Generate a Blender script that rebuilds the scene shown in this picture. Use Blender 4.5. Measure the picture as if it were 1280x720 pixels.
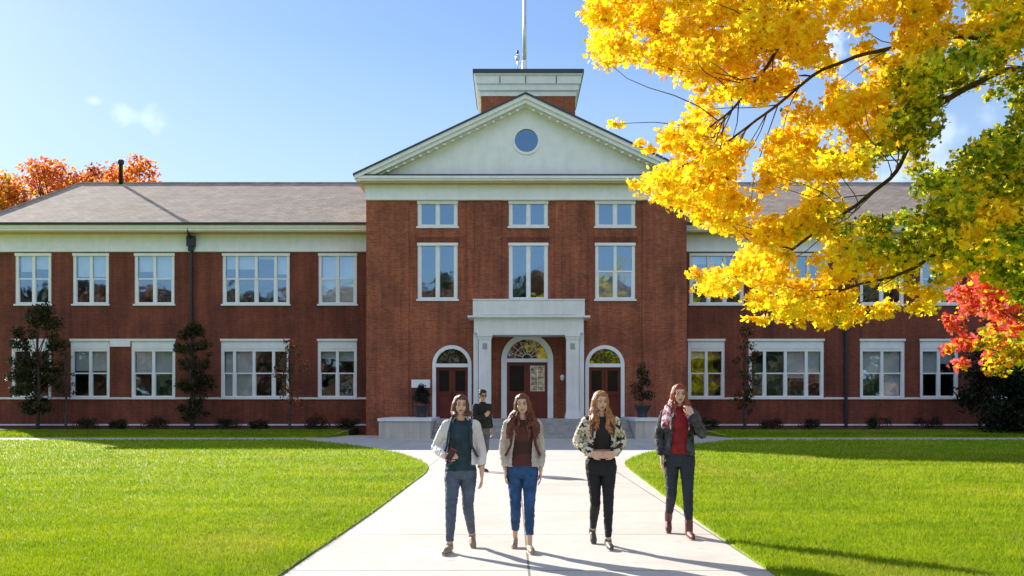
import bpy, bmesh, math, random
import numpy as np
from mathutils import Vector, Matrix, noise
R = math.radians
for o in list(bpy.data.objects): bpy.data.objects.remove(o)
sc = bpy.context.scene
COL = sc.collection
random.seed(7)
rng = np.random.default_rng(11)

# ------------------------------------------------------------------ camera
F = 1100.0; HZ = 505.0; CH = 1.57          # focal length (px of a 1280 px frame), horizon row, eye height
cam = bpy.data.cameras.new('camera'); camo = bpy.data.objects.new('camera', cam); COL.objects.link(camo)
camo.location = (0, 0, CH); camo.rotation_euler = (R(90), 0, 0)
cam.sensor_width = 36; cam.lens = 36 * F / 1280; cam.shift_y = (HZ - 360) / 1280
cam.clip_start = .1; cam.clip_end = 3000
sc.camera = camo
def wx(px, Y): return (px - 640) * Y / F
def wz(py, Y): return CH + (HZ - py) * Y / F

# ------------------------------------------------------------------ light
SUN_EL, SUN_AZ = 27.0, -42.0               # azimuth measured from +Y (behind the building) towards +X
sd = Vector((math.sin(R(SUN_AZ)) * math.cos(R(SUN_EL)), math.cos(R(SUN_AZ)) * math.cos(R(SUN_EL)), math.sin(R(SUN_EL))))
sun = bpy.data.lights.new('sun', 'SUN'); suno = bpy.data.objects.new('sun', sun); COL.objects.link(suno)
sun.energy = 5.0; sun.angle = R(.5); sun.color = (1, .93, .82)
suno.rotation_euler = sd.to_track_quat('Z', 'Y').to_euler(); suno.location = (-30, 60, 60)
world = bpy.data.worlds.new('World'); sc.world = world; world.use_nodes = True
wn = world.node_tree; wn.nodes.clear()
wo = wn.nodes.new('ShaderNodeOutputWorld'); bg = wn.nodes.new('ShaderNodeBackground')
sky = wn.nodes.new('ShaderNodeTexSky'); sky.sky_type = 'NISHITA'; sky.sun_disc = False
sky.sun_elevation = R(SUN_EL); sky.sun_rotation = R(SUN_AZ); sky.air_density = 1.0; sky.dust_density = .15; sky.ozone_density = 3.5; sky.altitude = 100
bg.inputs['Strength'].default_value = .12
# thin fair-weather cloud wisps
tc = wn.nodes.new('ShaderNodeTexCoord')
mp = wn.nodes.new('ShaderNodeMapping'); mp.inputs['Scale'].default_value = (2.2, 2.2, 7.5); mp.inputs['Location'].default_value = (1.3, .4, .2)
nz = wn.nodes.new('ShaderNodeTexNoise'); nz.inputs['Scale'].default_value = 2.1; nz.inputs['Detail'].default_value = 9; nz.inputs['Roughness'].default_value = .6
rp = wn.nodes.new('ShaderNodeValToRGB'); rp.color_ramp.elements[0].position = .66; rp.color_ramp.elements[1].position = .82
rp.color_ramp.elements[1].color = (.55, .55, .55, 1)
wn.links.new(tc.outputs['Generated'], mp.inputs['Vector']); wn.links.new(mp.outputs['Vector'], nz.inputs['Vector']); wn.links.new(nz.outputs['Fac'], rp.inputs['Fac'])
def puff(px, py, rad, strength):
    d = Vector(((px - 640) / F, 1, (HZ - py) / F)).normalized()
    n = wn.nodes.new('ShaderNodeVectorMath'); n.operation = 'DISTANCE'; n.inputs[1].default_value = d
    nrm = wn.nodes.new('ShaderNodeVectorMath'); nrm.operation = 'NORMALIZE'
    wn.links.new(tc.outputs['Generated'], nrm.inputs[0])
    sclv = wn.nodes.new('ShaderNodeVectorMath'); sclv.operation = 'MULTIPLY'; sclv.inputs[1].default_value = (1, 1, 1.9)
    wn.links.new(nrm.outputs[0], sclv.inputs[0]); n.inputs[1].default_value = (d.x, d.y, d.z * 1.9)
    # wobble the outline
    w2 = wn.nodes.new('ShaderNodeTexNoise'); w2.inputs['Scale'].default_value = 24; w2.inputs['Detail'].default_value = 9
    wn.links.new(tc.outputs['Generated'], w2.inputs['Vector'])
    wn.links.new(sclv.outputs[0], n.inputs[0])
    ad = wn.nodes.new('ShaderNodeMath'); ad.operation = 'MULTIPLY_ADD'; ad.inputs[1].default_value = rad * 4.2; 
    sub = wn.nodes.new('ShaderNodeMath'); sub.operation = 'SUBTRACT'; sub.inputs[1].default_value = .5
    wn.links.new(w2.outputs['Fac'], sub.inputs[0]); wn.links.new(sub.outputs[0], ad.inputs[0]); wn.links.new(n.outputs['Value'], ad.inputs[2])
    mr = wn.nodes.new('ShaderNodeMapRange'); mr.interpolation_type = 'SMOOTHSTEP'; mr.inputs['From Min'].default_value = rad; mr.inputs['From Max'].default_value = rad * .1
    mr.inputs['To Max'].default_value = strength
    wn.links.new(ad.outputs[0], mr.inputs['Value'])
    return mr.outputs[0]
ps = [puff(155, 140, .028, .2), puff(116, 126, .014, .22), puff(1015, 60, .05, .7), puff(1150, 205, .08, .25)]
acc = rp.outputs['Color']
for p in ps:
    mx = wn.nodes.new('ShaderNodeMath'); mx.operation = 'MAXIMUM'
    wn.links.new(acc, mx.inputs[0]); wn.links.new(p, mx.inputs[1]); acc = mx.outputs[0]
mixc = wn.nodes.new('ShaderNodeMixRGB'); mixc.inputs['Color2'].default_value = (6.3, 6.6, 7.0, 1)
wn.links.new(acc, mixc.inputs['Fac']); 
gam = wn.nodes.new('ShaderNodeGamma'); gam.inputs['Gamma'].default_value = .76; wn.links.new(sky.outputs['Color'], gam.inputs['Color'])
hsv = wn.nodes.new('ShaderNodeHueSaturation'); hsv.inputs['Saturation'].default_value = 1.16; hsv.inputs['Value'].default_value = 1.08; hsv.inputs['Hue'].default_value = .509; wn.links.new(gam.outputs[0], hsv.inputs['Color'])

nh = wn.nodes.new('ShaderNodeVectorMath'); nh.operation = 'NORMALIZE'; wn.links.new(tc.outputs['Generated'], nh.inputs[0])
sz = wn.nodes.new('ShaderNodeSeparateXYZ'); wn.links.new(nh.outputs[0], sz.inputs[0])
hr_ = wn.nodes.new('ShaderNodeMapRange'); hr_.inputs['From Min'].default_value = .38; hr_.inputs['From Max'].default_value = .12; hr_.inputs['To Max'].default_value = .6; wn.links.new(sz.outputs[2], hr_.inputs['Value'])
hm = wn.nodes.new('ShaderNodeMixRGB'); hm.inputs['Color2'].default_value = (2.65, 3.25, 3.95, 1); wn.links.new(hr_.outputs[0], hm.inputs['Fac']); wn.links.new(hsv.outputs['Color'], hm.inputs['Color1'])
wn.links.new(hm.outputs[0], mixc.inputs['Color1'])

# unseen cloud bank high behind the viewer, added as fill light for the facade
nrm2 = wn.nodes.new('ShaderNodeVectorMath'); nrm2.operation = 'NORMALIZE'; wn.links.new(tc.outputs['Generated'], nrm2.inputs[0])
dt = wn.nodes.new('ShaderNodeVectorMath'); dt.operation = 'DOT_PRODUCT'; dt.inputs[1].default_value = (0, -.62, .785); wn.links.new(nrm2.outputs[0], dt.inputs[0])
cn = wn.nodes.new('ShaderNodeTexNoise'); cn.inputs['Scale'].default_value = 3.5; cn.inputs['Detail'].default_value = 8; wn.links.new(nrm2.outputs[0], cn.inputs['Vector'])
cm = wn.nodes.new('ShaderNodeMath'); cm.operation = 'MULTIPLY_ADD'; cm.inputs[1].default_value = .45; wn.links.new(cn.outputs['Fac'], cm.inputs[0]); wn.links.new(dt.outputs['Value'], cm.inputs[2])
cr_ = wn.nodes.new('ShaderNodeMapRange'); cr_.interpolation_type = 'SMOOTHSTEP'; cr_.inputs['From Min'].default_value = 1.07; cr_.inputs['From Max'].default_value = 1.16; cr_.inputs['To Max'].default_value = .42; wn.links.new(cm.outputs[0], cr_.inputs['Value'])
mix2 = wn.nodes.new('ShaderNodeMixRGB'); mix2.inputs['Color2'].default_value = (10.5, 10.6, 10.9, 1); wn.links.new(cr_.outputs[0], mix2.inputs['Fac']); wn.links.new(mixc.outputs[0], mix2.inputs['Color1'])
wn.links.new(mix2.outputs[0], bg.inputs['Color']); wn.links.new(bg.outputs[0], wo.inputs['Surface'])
sc.view_settings.view_transform = 'Standard'; sc.view_settings.look = 'None'; sc.view_settings.gamma = 1
sc.view_settings.exposure = 1.12
sc.render.engine = 'CYCLES'

# ------------------------------------------------------------------ materials
def nt(name):
    m = bpy.data.materials.new(name); m.use_nodes = True
    return m, m.node_tree, m.node_tree.nodes['Principled BSDF']
def mapped(t, scale=(1, 1, 1), loc=(0, 0, 0)):
    g = t.nodes.new('ShaderNodeNewGeometry'); m = t.nodes.new('ShaderNodeMapping')
    m.inputs['Scale'].default_value = scale; m.inputs['Location'].default_value = loc
    t.links.new(g.outputs['Position'], m.inputs['Vector']); return m.outputs[0]
def noise_tex(t, vec, scale, detail=5, rough=.55):
    n = t.nodes.new('ShaderNodeTexNoise'); n.inputs['Scale'].default_value = scale; n.inputs['Detail'].default_value = detail; n.inputs['Roughness'].default_value = rough
    if vec: t.links.new(vec, n.inputs['Vector'])
    return n.outputs['Fac']
def ramp(t, fac, stops):
    r = t.nodes.new('ShaderNodeValToRGB'); e = r.color_ramp.elements
    while len(e) < len(stops): e.new(.5)
    for i, (p, c) in enumerate(stops): e[i].position = p; e[i].color = (*c, 1)
    t.links.new(fac, r.inputs['Fac']); return r.outputs['Color']
def mixrgb(t, a, b, fac, mode='MIX'):
    m = t.nodes.new('ShaderNodeMixRGB'); m.blend_type = mode
    for s, v in ((m.inputs['Color1'], a), (m.inputs['Color2'], b), (m.inputs['Fac'], fac)):
        if hasattr(v, 'is_output') or hasattr(v, 'links'): t.links.new(v, s)
        elif isinstance(v, (int, float)): s.default_value = v
        else: s.default_value = (*v, 1)
    return m.outputs[0]
def bump(t, p, h, strength=.3, dist=.02):
    b = t.nodes.new('ShaderNodeBump'); b.inputs['Strength'].default_value = strength; b.inputs['Distance'].default_value = dist
    t.links.new(h, b.inputs['Height']); t.links.new(b.outputs[0], p.inputs['Normal'])
def mat(name, col, rough=.6, var=.12, scale=3.0, bmp=0, bs=40, metal=0, coord='pos', spec=None):
    m, t, p = nt(name)
    if coord == 'pos': v = mapped(t)
    else:
        c = t.nodes.new('ShaderNodeTexCoord'); v = c.outputs['Object']
    f = noise_tex(t, v, scale, 6)
    lo = [max(0, c * (1 - var * 1.6)) for c in col]; hi = [min(1, c * (1 + var)) for c in col]
    t.links.new(ramp(t, f, [(.3, lo), (.7, hi)]), p.inputs['Base Color'])
    p.inputs['Roughness'].default_value = rough; p.inputs['Metallic'].default_value = metal
    if spec is not None: p.inputs['Specular IOR Level'].default_value = spec
    if bmp: bump(t, p, noise_tex(t, v, bs, 4), bmp, .01)
    return m
def wallvec(t):
    g = t.nodes.new('ShaderNodeNewGeometry'); s = t.nodes.new('ShaderNodeSeparateXYZ'); t.links.new(g.outputs['Position'], s.inputs[0])
    n = t.nodes.new('ShaderNodeSeparateXYZ'); t.links.new(g.outputs['True Normal'], n.inputs[0])
    a = t.nodes.new('ShaderNodeMath'); a.operation = 'ABSOLUTE'; t.links.new(n.outputs[0], a.inputs[0])
    gt = t.nodes.new('ShaderNodeMath'); gt.operation = 'GREATER_THAN'; gt.inputs[1].default_value = .7; t.links.new(a.outputs[0], gt.inputs[0])
    mx = t.nodes.new('ShaderNodeMix'); mx.data_type = 'FLOAT'
    t.links.new(gt.outputs[0], mx.inputs[0]); t.links.new(s.outputs[0], mx.inputs[2]); t.links.new(s.outputs[1], mx.inputs[3])
    c = t.nodes.new('ShaderNodeCombineXYZ'); t.links.new(mx.outputs[0], c.inputs[0]); t.links.new(s.outputs[2], c.inputs[1])
    return c.outputs[0], g.outputs['Position']
def brick_mat(name, c1, c2, mortar):
    m, t, p = nt(name)
    v, pos = wallvec(t)
    b = t.nodes.new('ShaderNodeTexBrick'); t.links.new(v, b.inputs['Vector'])
    b.inputs['Scale'].default_value = 1; b.inputs['Brick Width'].default_value = .225; b.inputs['Row Height'].default_value = .078
    b.inputs['Mortar Size'].default_value = .009; b.inputs['Mortar Smooth'].default_value = .15; b.inputs['Bias'].default_value = -.2
    b.inputs['Color1'].default_value = (*c1, 1); b.inputs['Color2'].default_value = (*c2, 1); b.inputs['Mortar'].default_value = (*mortar, 1)
    big = noise_tex(t, pos, .55, 6, .6)
    col = mixrgb(t, b.outputs['Color'], ramp(t, big, [(.3, (.62, .6, .6)), (.5, (.92, .92, .92)), (.72, (1.22, 1.18, 1.12))]), 1.0, 'MULTIPLY')
    fine = noise_tex(t, pos, 7, 5, .7)
    col = mixrgb(t, col, ramp(t, fine, [(.3, (.72, .70, .70)), (.7, (1.25, 1.22, 1.2))]), .8, 'MULTIPLY')
    # rain streaks
    mpn = t.nodes.new('ShaderNodeMapping'); mpn.inputs['Scale'].default_value = (3.0, 3.0, .18); t.links.new(pos, mpn.inputs['Vector'])
    st = noise_tex(t, mpn.outputs[0], 1.3, 5, .65)
    col = mixrgb(t, col, ramp(t, st, [(.33, (.62, .58, .58)), (.62, (1.14, 1.14, 1.12))]), .8, 'MULTIPLY')
    t.links.new(col, p.inputs['Base Color']); p.inputs['Roughness'].default_value = .85
    bump(t, p, b.outputs['Fac'], -.5, .006)
    return m
M = {}
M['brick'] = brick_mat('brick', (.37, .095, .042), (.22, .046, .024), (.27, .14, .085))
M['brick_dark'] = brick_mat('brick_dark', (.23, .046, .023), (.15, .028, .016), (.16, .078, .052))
def shingle():
    m, t, p = nt('shingle')
    g = t.nodes.new('ShaderNodeNewGeometry')
    mp_ = t.nodes.new('ShaderNodeMapping'); t.links.new(g.outputs['Position'], mp_.inputs['Vector'])
    s = t.nodes.new('ShaderNodeSeparateXYZ'); t.links.new(mp_.outputs[0], s.inputs[0])
    c = t.nodes.new('ShaderNodeCombineXYZ'); t.links.new(s.outputs[0], c.inputs[0]); 
    k = t.nodes.new('ShaderNodeMath'); k.operation = 'MULTIPLY'; k.inputs[1].default_value = 2.0; t.links.new(s.outputs[2], k.inputs[0]); t.links.new(k.outputs[0], c.inputs[1])
    b = t.nodes.new('ShaderNodeTexBrick'); t.links.new(c.outputs[0], b.inputs['Vector']); b.inputs['Scale'].default_value = 1
    b.inputs['Brick Width'].default_value = .42; b.inputs['Row Height'].default_value = .26; b.inputs['Mortar Size'].default_value = .02; b.inputs['Mortar Smooth'].default_value = .6
    b.inputs['Color1'].default_value = (.48, .37, .285, 1); b.inputs['Color2'].default_value = (.35, .27, .205, 1); b.inputs['Mortar'].default_value = (.24, .19, .15, 1)
    n = noise_tex(t, g.outputs['Position'], 1.1, 8, .7)
    col = mixrgb(t, b.outputs['Color'], ramp(t, n, [(.3, (.7, .7, .7)), (.7, (1.25, 1.22, 1.2))]), .9, 'MULTIPLY')
    t.links.new(col, p.inputs['Base Color']); p.inputs['Roughness'].default_value = .9
    bump(t, p, b.outputs['Fac'], -.5, .02); return m
M['shingle'] = shingle()
def paint(name, c, dirt=.15):
    m, t, p = nt(name); v = mapped(t)
    st = noise_tex(t, mapped(t, (2.5, 2.5, .3)), 1.4, 6, .65); f = noise_tex(t, v, 2.2, 6)
    col = mixrgb(t, c, ramp(t, st, [(.38, (.70, .68, .63)), (.62, (1, 1, 1))]), dirt, 'MULTIPLY')
    col = mixrgb(t, col, ramp(t, f, [(.3, (.86, .85, .83)), (.65, (1, 1, 1))]), .6, 'MULTIPLY')
    t.links.new(col, p.inputs['Base Color']); p.inputs['Roughness'].default_value = .55; return m
M['white'] = paint('white_paint', (.85, .88, .92)); M['cream'] = paint('cream_paint', (.85, .85, .82))
M['stone'] = paint('pale_stone', (.80, .81, .83), .3); M['ochre'] = paint('ochre_paint', (.55, .38, .16))
M['greystone'] = paint('grey_stone', (.40, .40, .40), .8)
M['dark'] = mat('dark_metal', (.02, .022, .028), .45); M['slate'] = mat('dark_membrane', (.03, .045, .08), .5)
M['door'] = mat('oxblood_paint', (.13, .012, .012), .35, .25, 2); M['bronze'] = mat('bronze', (.25, .16, .06), .3, metal=1)
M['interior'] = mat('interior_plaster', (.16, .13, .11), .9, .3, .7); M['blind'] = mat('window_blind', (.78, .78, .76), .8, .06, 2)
M['curtain'] = mat('curtain', (.42, .42, .44), .9, .3, 6)
M['metal'] = mat('galvanised', (.62, .64, .66), .35, metal=.6); M['bulb'] = mat('frosted_globe', (.85, .83, .78), .25)
def glass(name, refl, tint, rough=.015):
    m = bpy.data.materials.new(name); m.use_nodes = True; t = m.node_tree; t.nodes.clear()
    o = t.nodes.new('ShaderNodeOutputMaterial'); mx = t.nodes.new('ShaderNodeMixShader'); gl = t.nodes.new('ShaderNodeBsdfGlossy'); tr = t.nodes.new('ShaderNodeBsdfTransparent')
    gl.inputs['Roughness'].default_value = rough; gl.inputs['Color'].default_value = (.55, .80, 1, 1); tr.inputs['Color'].default_value = (*tint, 1); mx.inputs[0].default_value = refl
    g = t.nodes.new('ShaderNodeNewGeometry'); n = t.nodes.new('ShaderNodeTexNoise'); n.inputs['Scale'].default_value = .9; n.inputs['Detail'].default_value = 2
    t.links.new(g.outputs['Position'], n.inputs['Vector']); b = t.nodes.new('ShaderNodeBump'); b.inputs['Strength'].default_value = .25; b.inputs['Distance'].default_value = .03
    t.links.new(n.outputs['Fac'], b.inputs['Height']); t.links.new(b.outputs[0], gl.inputs['Normal'])
    t.links.new(tr.outputs[0], mx.inputs[1]); t.links.new(gl.outputs[0], mx.inputs[2]); t.links.new(mx.outputs[0], o.inputs['Surface']); return m
M['glass'] = glass('window_glass', .36, (.82, .86, .88), .035); M['amberglass'] = glass('leaded_glass', .3, (.75, .6, .3))

def grass_mat(name, blades=False):
    m, t, p = nt(name)
    big = noise_tex(t, mapped(t, (.35, 1.2, 1)), .8, 6, .6); mid = noise_tex(t, mapped(t), 3.5, 6, .7)
    fine = noise_tex(t, mapped(t, (1, .55, 1)), 38, 4, .7)
    col = ramp(t, big, [(.3, (.175, .285, .008)), (.5, (.255, .36, .009)), (.72, (.35, .43, .014))])
    col = mixrgb(t, col, ramp(t, mid, [(.3, (.74, .84, .72)), (.68, (1.28, 1.18, 1.1))]), .8, 'MULTIPLY')
    pt = noise_tex(t, mapped(t, (.5, .22, 1), (3, 1, 0)), 1.0, 5, .6)
    col = mixrgb(t, col, (.44, .40, .07), ramp(t, pt, [(.52, (0, 0, 0)), (.78, (.6, .6, .6))]))
    if blades:
        oi = t.nodes.new('ShaderNodeAttribute'); oi.attribute_name = 'tone'
        col = mixrgb(t, col, ramp(t, oi.outputs['Fac'], [(0, (.74, .82, .72)), (.8, (1.15, 1.1, 1)), (1, (1.6, 1.3, 1.8))]), .85, 'MULTIPLY')
    else:
        col = mixrgb(t, col, ramp(t, fine, [(.3, (.45, .52, .45)), (.65, (1.2, 1.15, 1.1))]), .9, 'MULTIPLY')
        bump(t, p, fine, .9, .03)
    t.links.new(col, p.inputs['Base Color']); p.inputs['Roughness'].default_value = .8; p.inputs['Specular IOR Level'].default_value = .2
    if blades:
        tl = t.nodes.new('ShaderNodeBsdfTranslucent'); t.links.new(col, tl.inputs['Color'])
        mx = t.nodes.new('ShaderNodeMixShader'); mx.inputs[0].default_value = .45
        out = [n for n in t.nodes if n.type == 'OUTPUT_MATERIAL'][0]
        t.links.new(p.outputs[0], mx.inputs[1]); t.links.new(tl.outputs[0], mx.inputs[2]); t.links.new(mx.outputs[0], out.inputs['Surface'])
    return m
M['grass'] = grass_mat('lawn'); M['blades'] = grass_mat('grass_blades', True)
def concrete():
    m, t, p = nt('concrete'); v = mapped(t, loc=(0, .4, 0))
    b = t.nodes.new('ShaderNodeTexBrick'); b.offset = 0; b.inputs['Scale'].default_value = 1; b.inputs['Brick Width'].default_value = 2.26; b.inputs['Row Height'].default_value = 2.3
    b.inputs['Mortar Size'].default_value = .014; b.inputs['Mortar Smooth'].default_value = .3
    b.inputs['Color1'].default_value = (.54, .515, .47, 1); b.inputs['Color2'].default_value = (.50, .475, .435, 1); b.inputs['Mortar'].default_value = (.17, .16, .14, 1)
    mpn = t.nodes.new('ShaderNodeMapping'); mpn.inputs['Location'].default_value = (2.1, .5, 0); t.links.new(v, mpn.inputs['Vector']); t.links.new(mpn.outputs[0], b.inputs['Vector'])
    a = noise_tex(t, v, .7, 7, .6); c = noise_tex(t, v, 60, 4, .7); s = noise_tex(t, v, 6, 6, .7)
    col = mixrgb(t, b.outputs['Color'], ramp(t, a, [(.3, (.84, .83, .82)), (.7, (1.08, 1.07, 1.06))]), .9, 'MULTIPLY')
    col = mixrgb(t, col, ramp(t, c, [(.3, (.86, .86, .86)), (.7, (1.06, 1.06, 1.06))]), .9, 'MULTIPLY')
    col = mixrgb(t, col, ramp(t, s, [(.30, (.70, .68, .65)), (.44, (1, 1, 1))]), .7, 'MULTIPLY')
    t.links.new(col, p.inputs['Base Color']); p.inputs['Roughness'].default_value = .85; bump(t, p, c, .25, .004); return m
M['concrete'] = concrete()
M['soil'] = mat('mulch', (.05, .032, .02), .95, .5, 9, .8, 30); M['bark'] = mat('bark', (.075, .052, .04), .9, .4, 5, .8, 25)

def leaf_mat(name, trans=.5):
    m = bpy.data.materials.new(name); m.use_nodes = True; t = m.node_tree; t.nodes.clear()
    o = t.nodes.new('ShaderNodeOutputMaterial'); a = t.nodes.new('ShaderNodeAttribute'); a.attribute_name = 'leafcol'
    d = t.nodes.new('ShaderNodeBsdfPrincipled'); d.inputs['Roughness'].default_value = .55; d.inputs['Specular IOR Level'].default_value = .25
    tr = t.nodes.new('ShaderNodeBsdfTranslucent'); mx = t.nodes.new('ShaderNodeMixShader'); mx.inputs[0].default_value = trans
    g = t.nodes.new('ShaderNodeNewGeometry'); n = noise_tex(t, g.outputs['Position'], 14, 3)
    c = mixrgb(t, a.outputs['Color'], ramp(t, n, [(.3, (.92, .86, .8)), (.65, (1.06, 1.08, 1.1))]), .8, 'MULTIPLY')
    t.links.new(c, d.inputs['Base Color']); t.links.new(c, tr.inputs['Color'])
    t.links.new(d.outputs[0], mx.inputs[1]); t.links.new(tr.outputs[0], mx.inputs[2]); t.links.new(mx.outputs[0], o.inputs['Surface']); return m
M['leaf'] = leaf_mat('autumn_leaf', .6); M['needle'] = leaf_mat('evergreen_leaf', .25)

# ------------------------------------------------------------------ mesh helpers
def link(name, me, m=None, parent=None):
    o = bpy.data.objects.new(name, me); COL.objects.link(o)
    if m is not None and me is not None: me.materials.append(m)
    if parent is not None: o.parent = parent; o.matrix_parent_inverse = parent.matrix_world.inverted() if False else Matrix.Identity(4)
    return o
def empty(name, loc=(0, 0, 0)):
    o = bpy.data.objects.new(name, None); COL.objects.link(o); o.location = loc; o.empty_display_size = .3; return o
def tag(o, label=None, cat=None, group=None, kind=None):
    for k, v in (('label', label), ('category', cat), ('group', group), ('kind', kind)):
        if v: o[k] = v
    return o
class MB:
    def __init__(s): s.v = []; s.f = []; s.smooth = False
    def add(s, vs, fs):
        b = len(s.v); s.v += [tuple(v) for v in vs]; s.f += [tuple(i + b for i in f) for f in fs]; return s
    def box(s, x0, x1, y0, y1, z0, z1):
        return s.add([(x0, y0, z0), (x1, y0, z0), (x1, y1, z0), (x0, y1, z0), (x0, y0, z1), (x1, y0, z1), (x1, y1, z1), (x0, y1, z1)],
                     [(0, 3, 2, 1), (4, 5, 6, 7), (0, 1, 5, 4), (1, 2, 6, 5), (2, 3, 7, 6), (3, 0, 4, 7)])
    def prism(s, poly, y0, y1):            # polygon in XZ, counter-clockwise seen from -Y, extruded along Y
        n = len(poly); vs = [(x, y0, z) for x, z in poly] + [(x, y1, z) for x, z in poly]
        return s.add(vs, [tuple(range(n)), tuple(range(2 * n - 1, n - 1, -1))] + [((i + 1) % n, i, i + n, (i + 1) % n + n) for i in range(n)])
    def frustum(s, cx, cy, rings):         # rectangular rings (hx, hy, z)
        vs = []; 
        for hx, hy, z in rings: vs += [(cx - hx, cy - hy, z), (cx + hx, cy - hy, z), (cx + hx, cy + hy, z), (cx - hx, cy + hy, z)]
        fs = [(3, 2, 1, 0)]
        for i in range(len(rings) - 1):
            a = i * 4
            for k in range(4): fs.append((a + k, a + (k + 1) % 4, a + 4 + (k + 1) % 4, a + 4 + k))
        a = (len(rings) - 1) * 4; fs.append((a, a + 1, a + 2, a + 3)); return s.add(vs, fs)
    def tube(s, pts, rads, n=8, squash=1.0):
        pts = [Vector(p) for p in pts]; vs = []; prev = None
        for i, p in enumerate(pts):
            d = (pts[min(i + 1, len(pts) - 1)] - pts[max(i - 1, 0)])
            d = d.normalized() if d.length > 1e-9 else Vector((0, 0, 1))
            if prev is None: a = d.orthogonal().normalized()
            else: a = (prev - d * prev.dot(d)); a = a.normalized() if a.length > 1e-6 else d.orthogonal().normalized()
            prev = a; b = d.cross(a)
            for k in range(n):
                t = 2 * math.pi * k / n; vs.append(p + (a * math.cos(t) + b * math.sin(t) * squash) * rads[i])
        fs = []
        for i in range(len(pts) - 1):
            for k in range(n): fs.append((i * n + k, i * n + (k + 1) % n, (i + 1) * n + (k + 1) % n, (i + 1) * n + k))
        fs.append(tuple(range(n - 1, -1, -1))); fs.append(tuple((len(pts) - 1) * n + k for k in range(n)))
        return s.add(vs, fs)
    def lathe(s, cx, cy, prof, n=16):
        vs = []; fs = []
        for r, z in prof:
            for k in range(n): t = 2 * math.pi * k / n; vs.append((cx + r * math.cos(t), cy + r * math.sin(t), z))
        for i in range(len(prof) - 1):
            for k in range(n): fs.append((i * n + k, i * n + (k + 1) % n, (i + 1) * n + (k + 1) % n, (i + 1) * n + k))
        fs.append(tuple(range(n - 1, -1, -1))); fs.append(tuple((len(prof) - 1) * n + k for k in range(n))); return s.add(vs, fs)
    def ell(s, c, r, n=12, m=8, rot=None):
        vs = []; fs = []; c = Vector(c)
        for i in range(1, m):
            ph = math.pi * i / m
            for k in range(n):
                t = 2 * math.pi * k / n; v = Vector((r[0] * math.sin(ph) * math.cos(t), r[1] * math.sin(ph) * math.sin(t), r[2] * math.cos(ph)))
                if rot: v = rot @ v
                vs.append(c + v)
        top = Vector((0, 0, r[2])); bot = Vector((0, 0, -r[2]))
        if rot: top = rot @ top; bot = rot @ bot
        vs += [c + top, c + bot]; T = len(vs) - 2; B = T + 1
        for i in range(m - 2):
            for k in range(n): fs.append((i * n + k, (i + 1) * n + k, (i + 1) * n + (k + 1) % n, i * n + (k + 1) % n))
        for k in range(n): fs.append((T, k, (k + 1) % n)); fs.append((B, (m - 2) * n + (k + 1) % n, (m - 2) * n + k))
        return s.add(vs, fs)
    def mesh(s, name='mesh'):
        me = bpy.data.meshes.new(name); me.from_pydata(s.v, [], s.f)
        if s.smooth: me.polygons.foreach_set('use_smooth', [True] * len(me.polygons))
        me.update(); return me
    def build(s, name, m, parent=None, smooth=False):
        s.smooth = smooth; return link(name, s.mesh(name), m, parent)
def wall_holes(mb, Y, x0, x1, z0, z1, holes, t=.35):
    xs = sorted({x0, x1} | {h[i] for h in holes for i in (0, 1)}); zs = sorted({z0, z1} | {h[i] for h in holes for i in (2, 3)})
    xs = [x for x in xs if x0 <= x <= x1]; zs = [z for z in zs if z0 <= z <= z1]
    inh = lambda x, z: any(h[0] < x < h[1] and h[2] < z < h[3] for h in holes)
    for i in range(len(xs) - 1):
        for j in range(len(zs) - 1):
            a, b, c, d = xs[i], xs[i + 1], zs[j], zs[j + 1]
            if inh((a + b) / 2, (c + d) / 2): continue
            mb.add([(a, Y, c), (b, Y, c), (b, Y, d), (a, Y, d)], [(0, 1, 2, 3)]); mb.add([(a, Y + t, c), (b, Y + t, c), (b, Y + t, d), (a, Y + t, d)], [(3, 2, 1, 0)])
    for a, b, c, d in holes:
        mb.add([(a, Y, c), (b, Y, c), (b, Y, d), (a, Y, d), (a, Y + t, c), (b, Y + t, c), (b, Y + t, d), (a, Y + t, d)],
               [(0, 4, 5, 1), (1, 5, 6, 2), (2, 6, 7, 3), (3, 7, 4, 0)])

# ------------------------------------------------------------------ ground
def crom(P, n=8):
    out = []; P = [Vector((*p, 0)) for p in P]
    for i in range(len(P) - 1):
        a = P[max(i - 1, 0)]; b = P[i]; c = P[i + 1]; d = P[min(i + 2, len(P) - 1)]
        for k in range(n):
            t = k / n; out.append(.5 * ((2 * b) + (c - a) * t + (2 * a - 5 * b + 4 * c - d) * t * t + (3 * b - a - 3 * c + d) * t ** 3))
    out.append(P[-1]); return [(p.x, p.y) for p in out]
mb = MB(); mb.add([(-600, -600, -.05), (600, -600, -.05), (600, 900, -.05), (-600, 900, -.05)], [(0, 1, 2, 3)])
tag(mb.build('ground', M['grass']), kind='structure')
LE = crom([(-2.12, -12), (-2.12, 4), (-2.12, 8.03), (-2.02, 12), (-1.98, 17), (-1.99, 20.6), (-2.4, 23.7), (-3.9, 28.8), (-6.4, 34), (-9.2, 38.3)])
RE = crom([(2.38, -12), (2.38, 4), (2.41, 8.03), (2.49, 12), (2.68, 17.5), (2.87, 22.1), (3.25, 24.6), (4.5, 28.6), (7.0, 34), (9.6, 38.3)])
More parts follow.
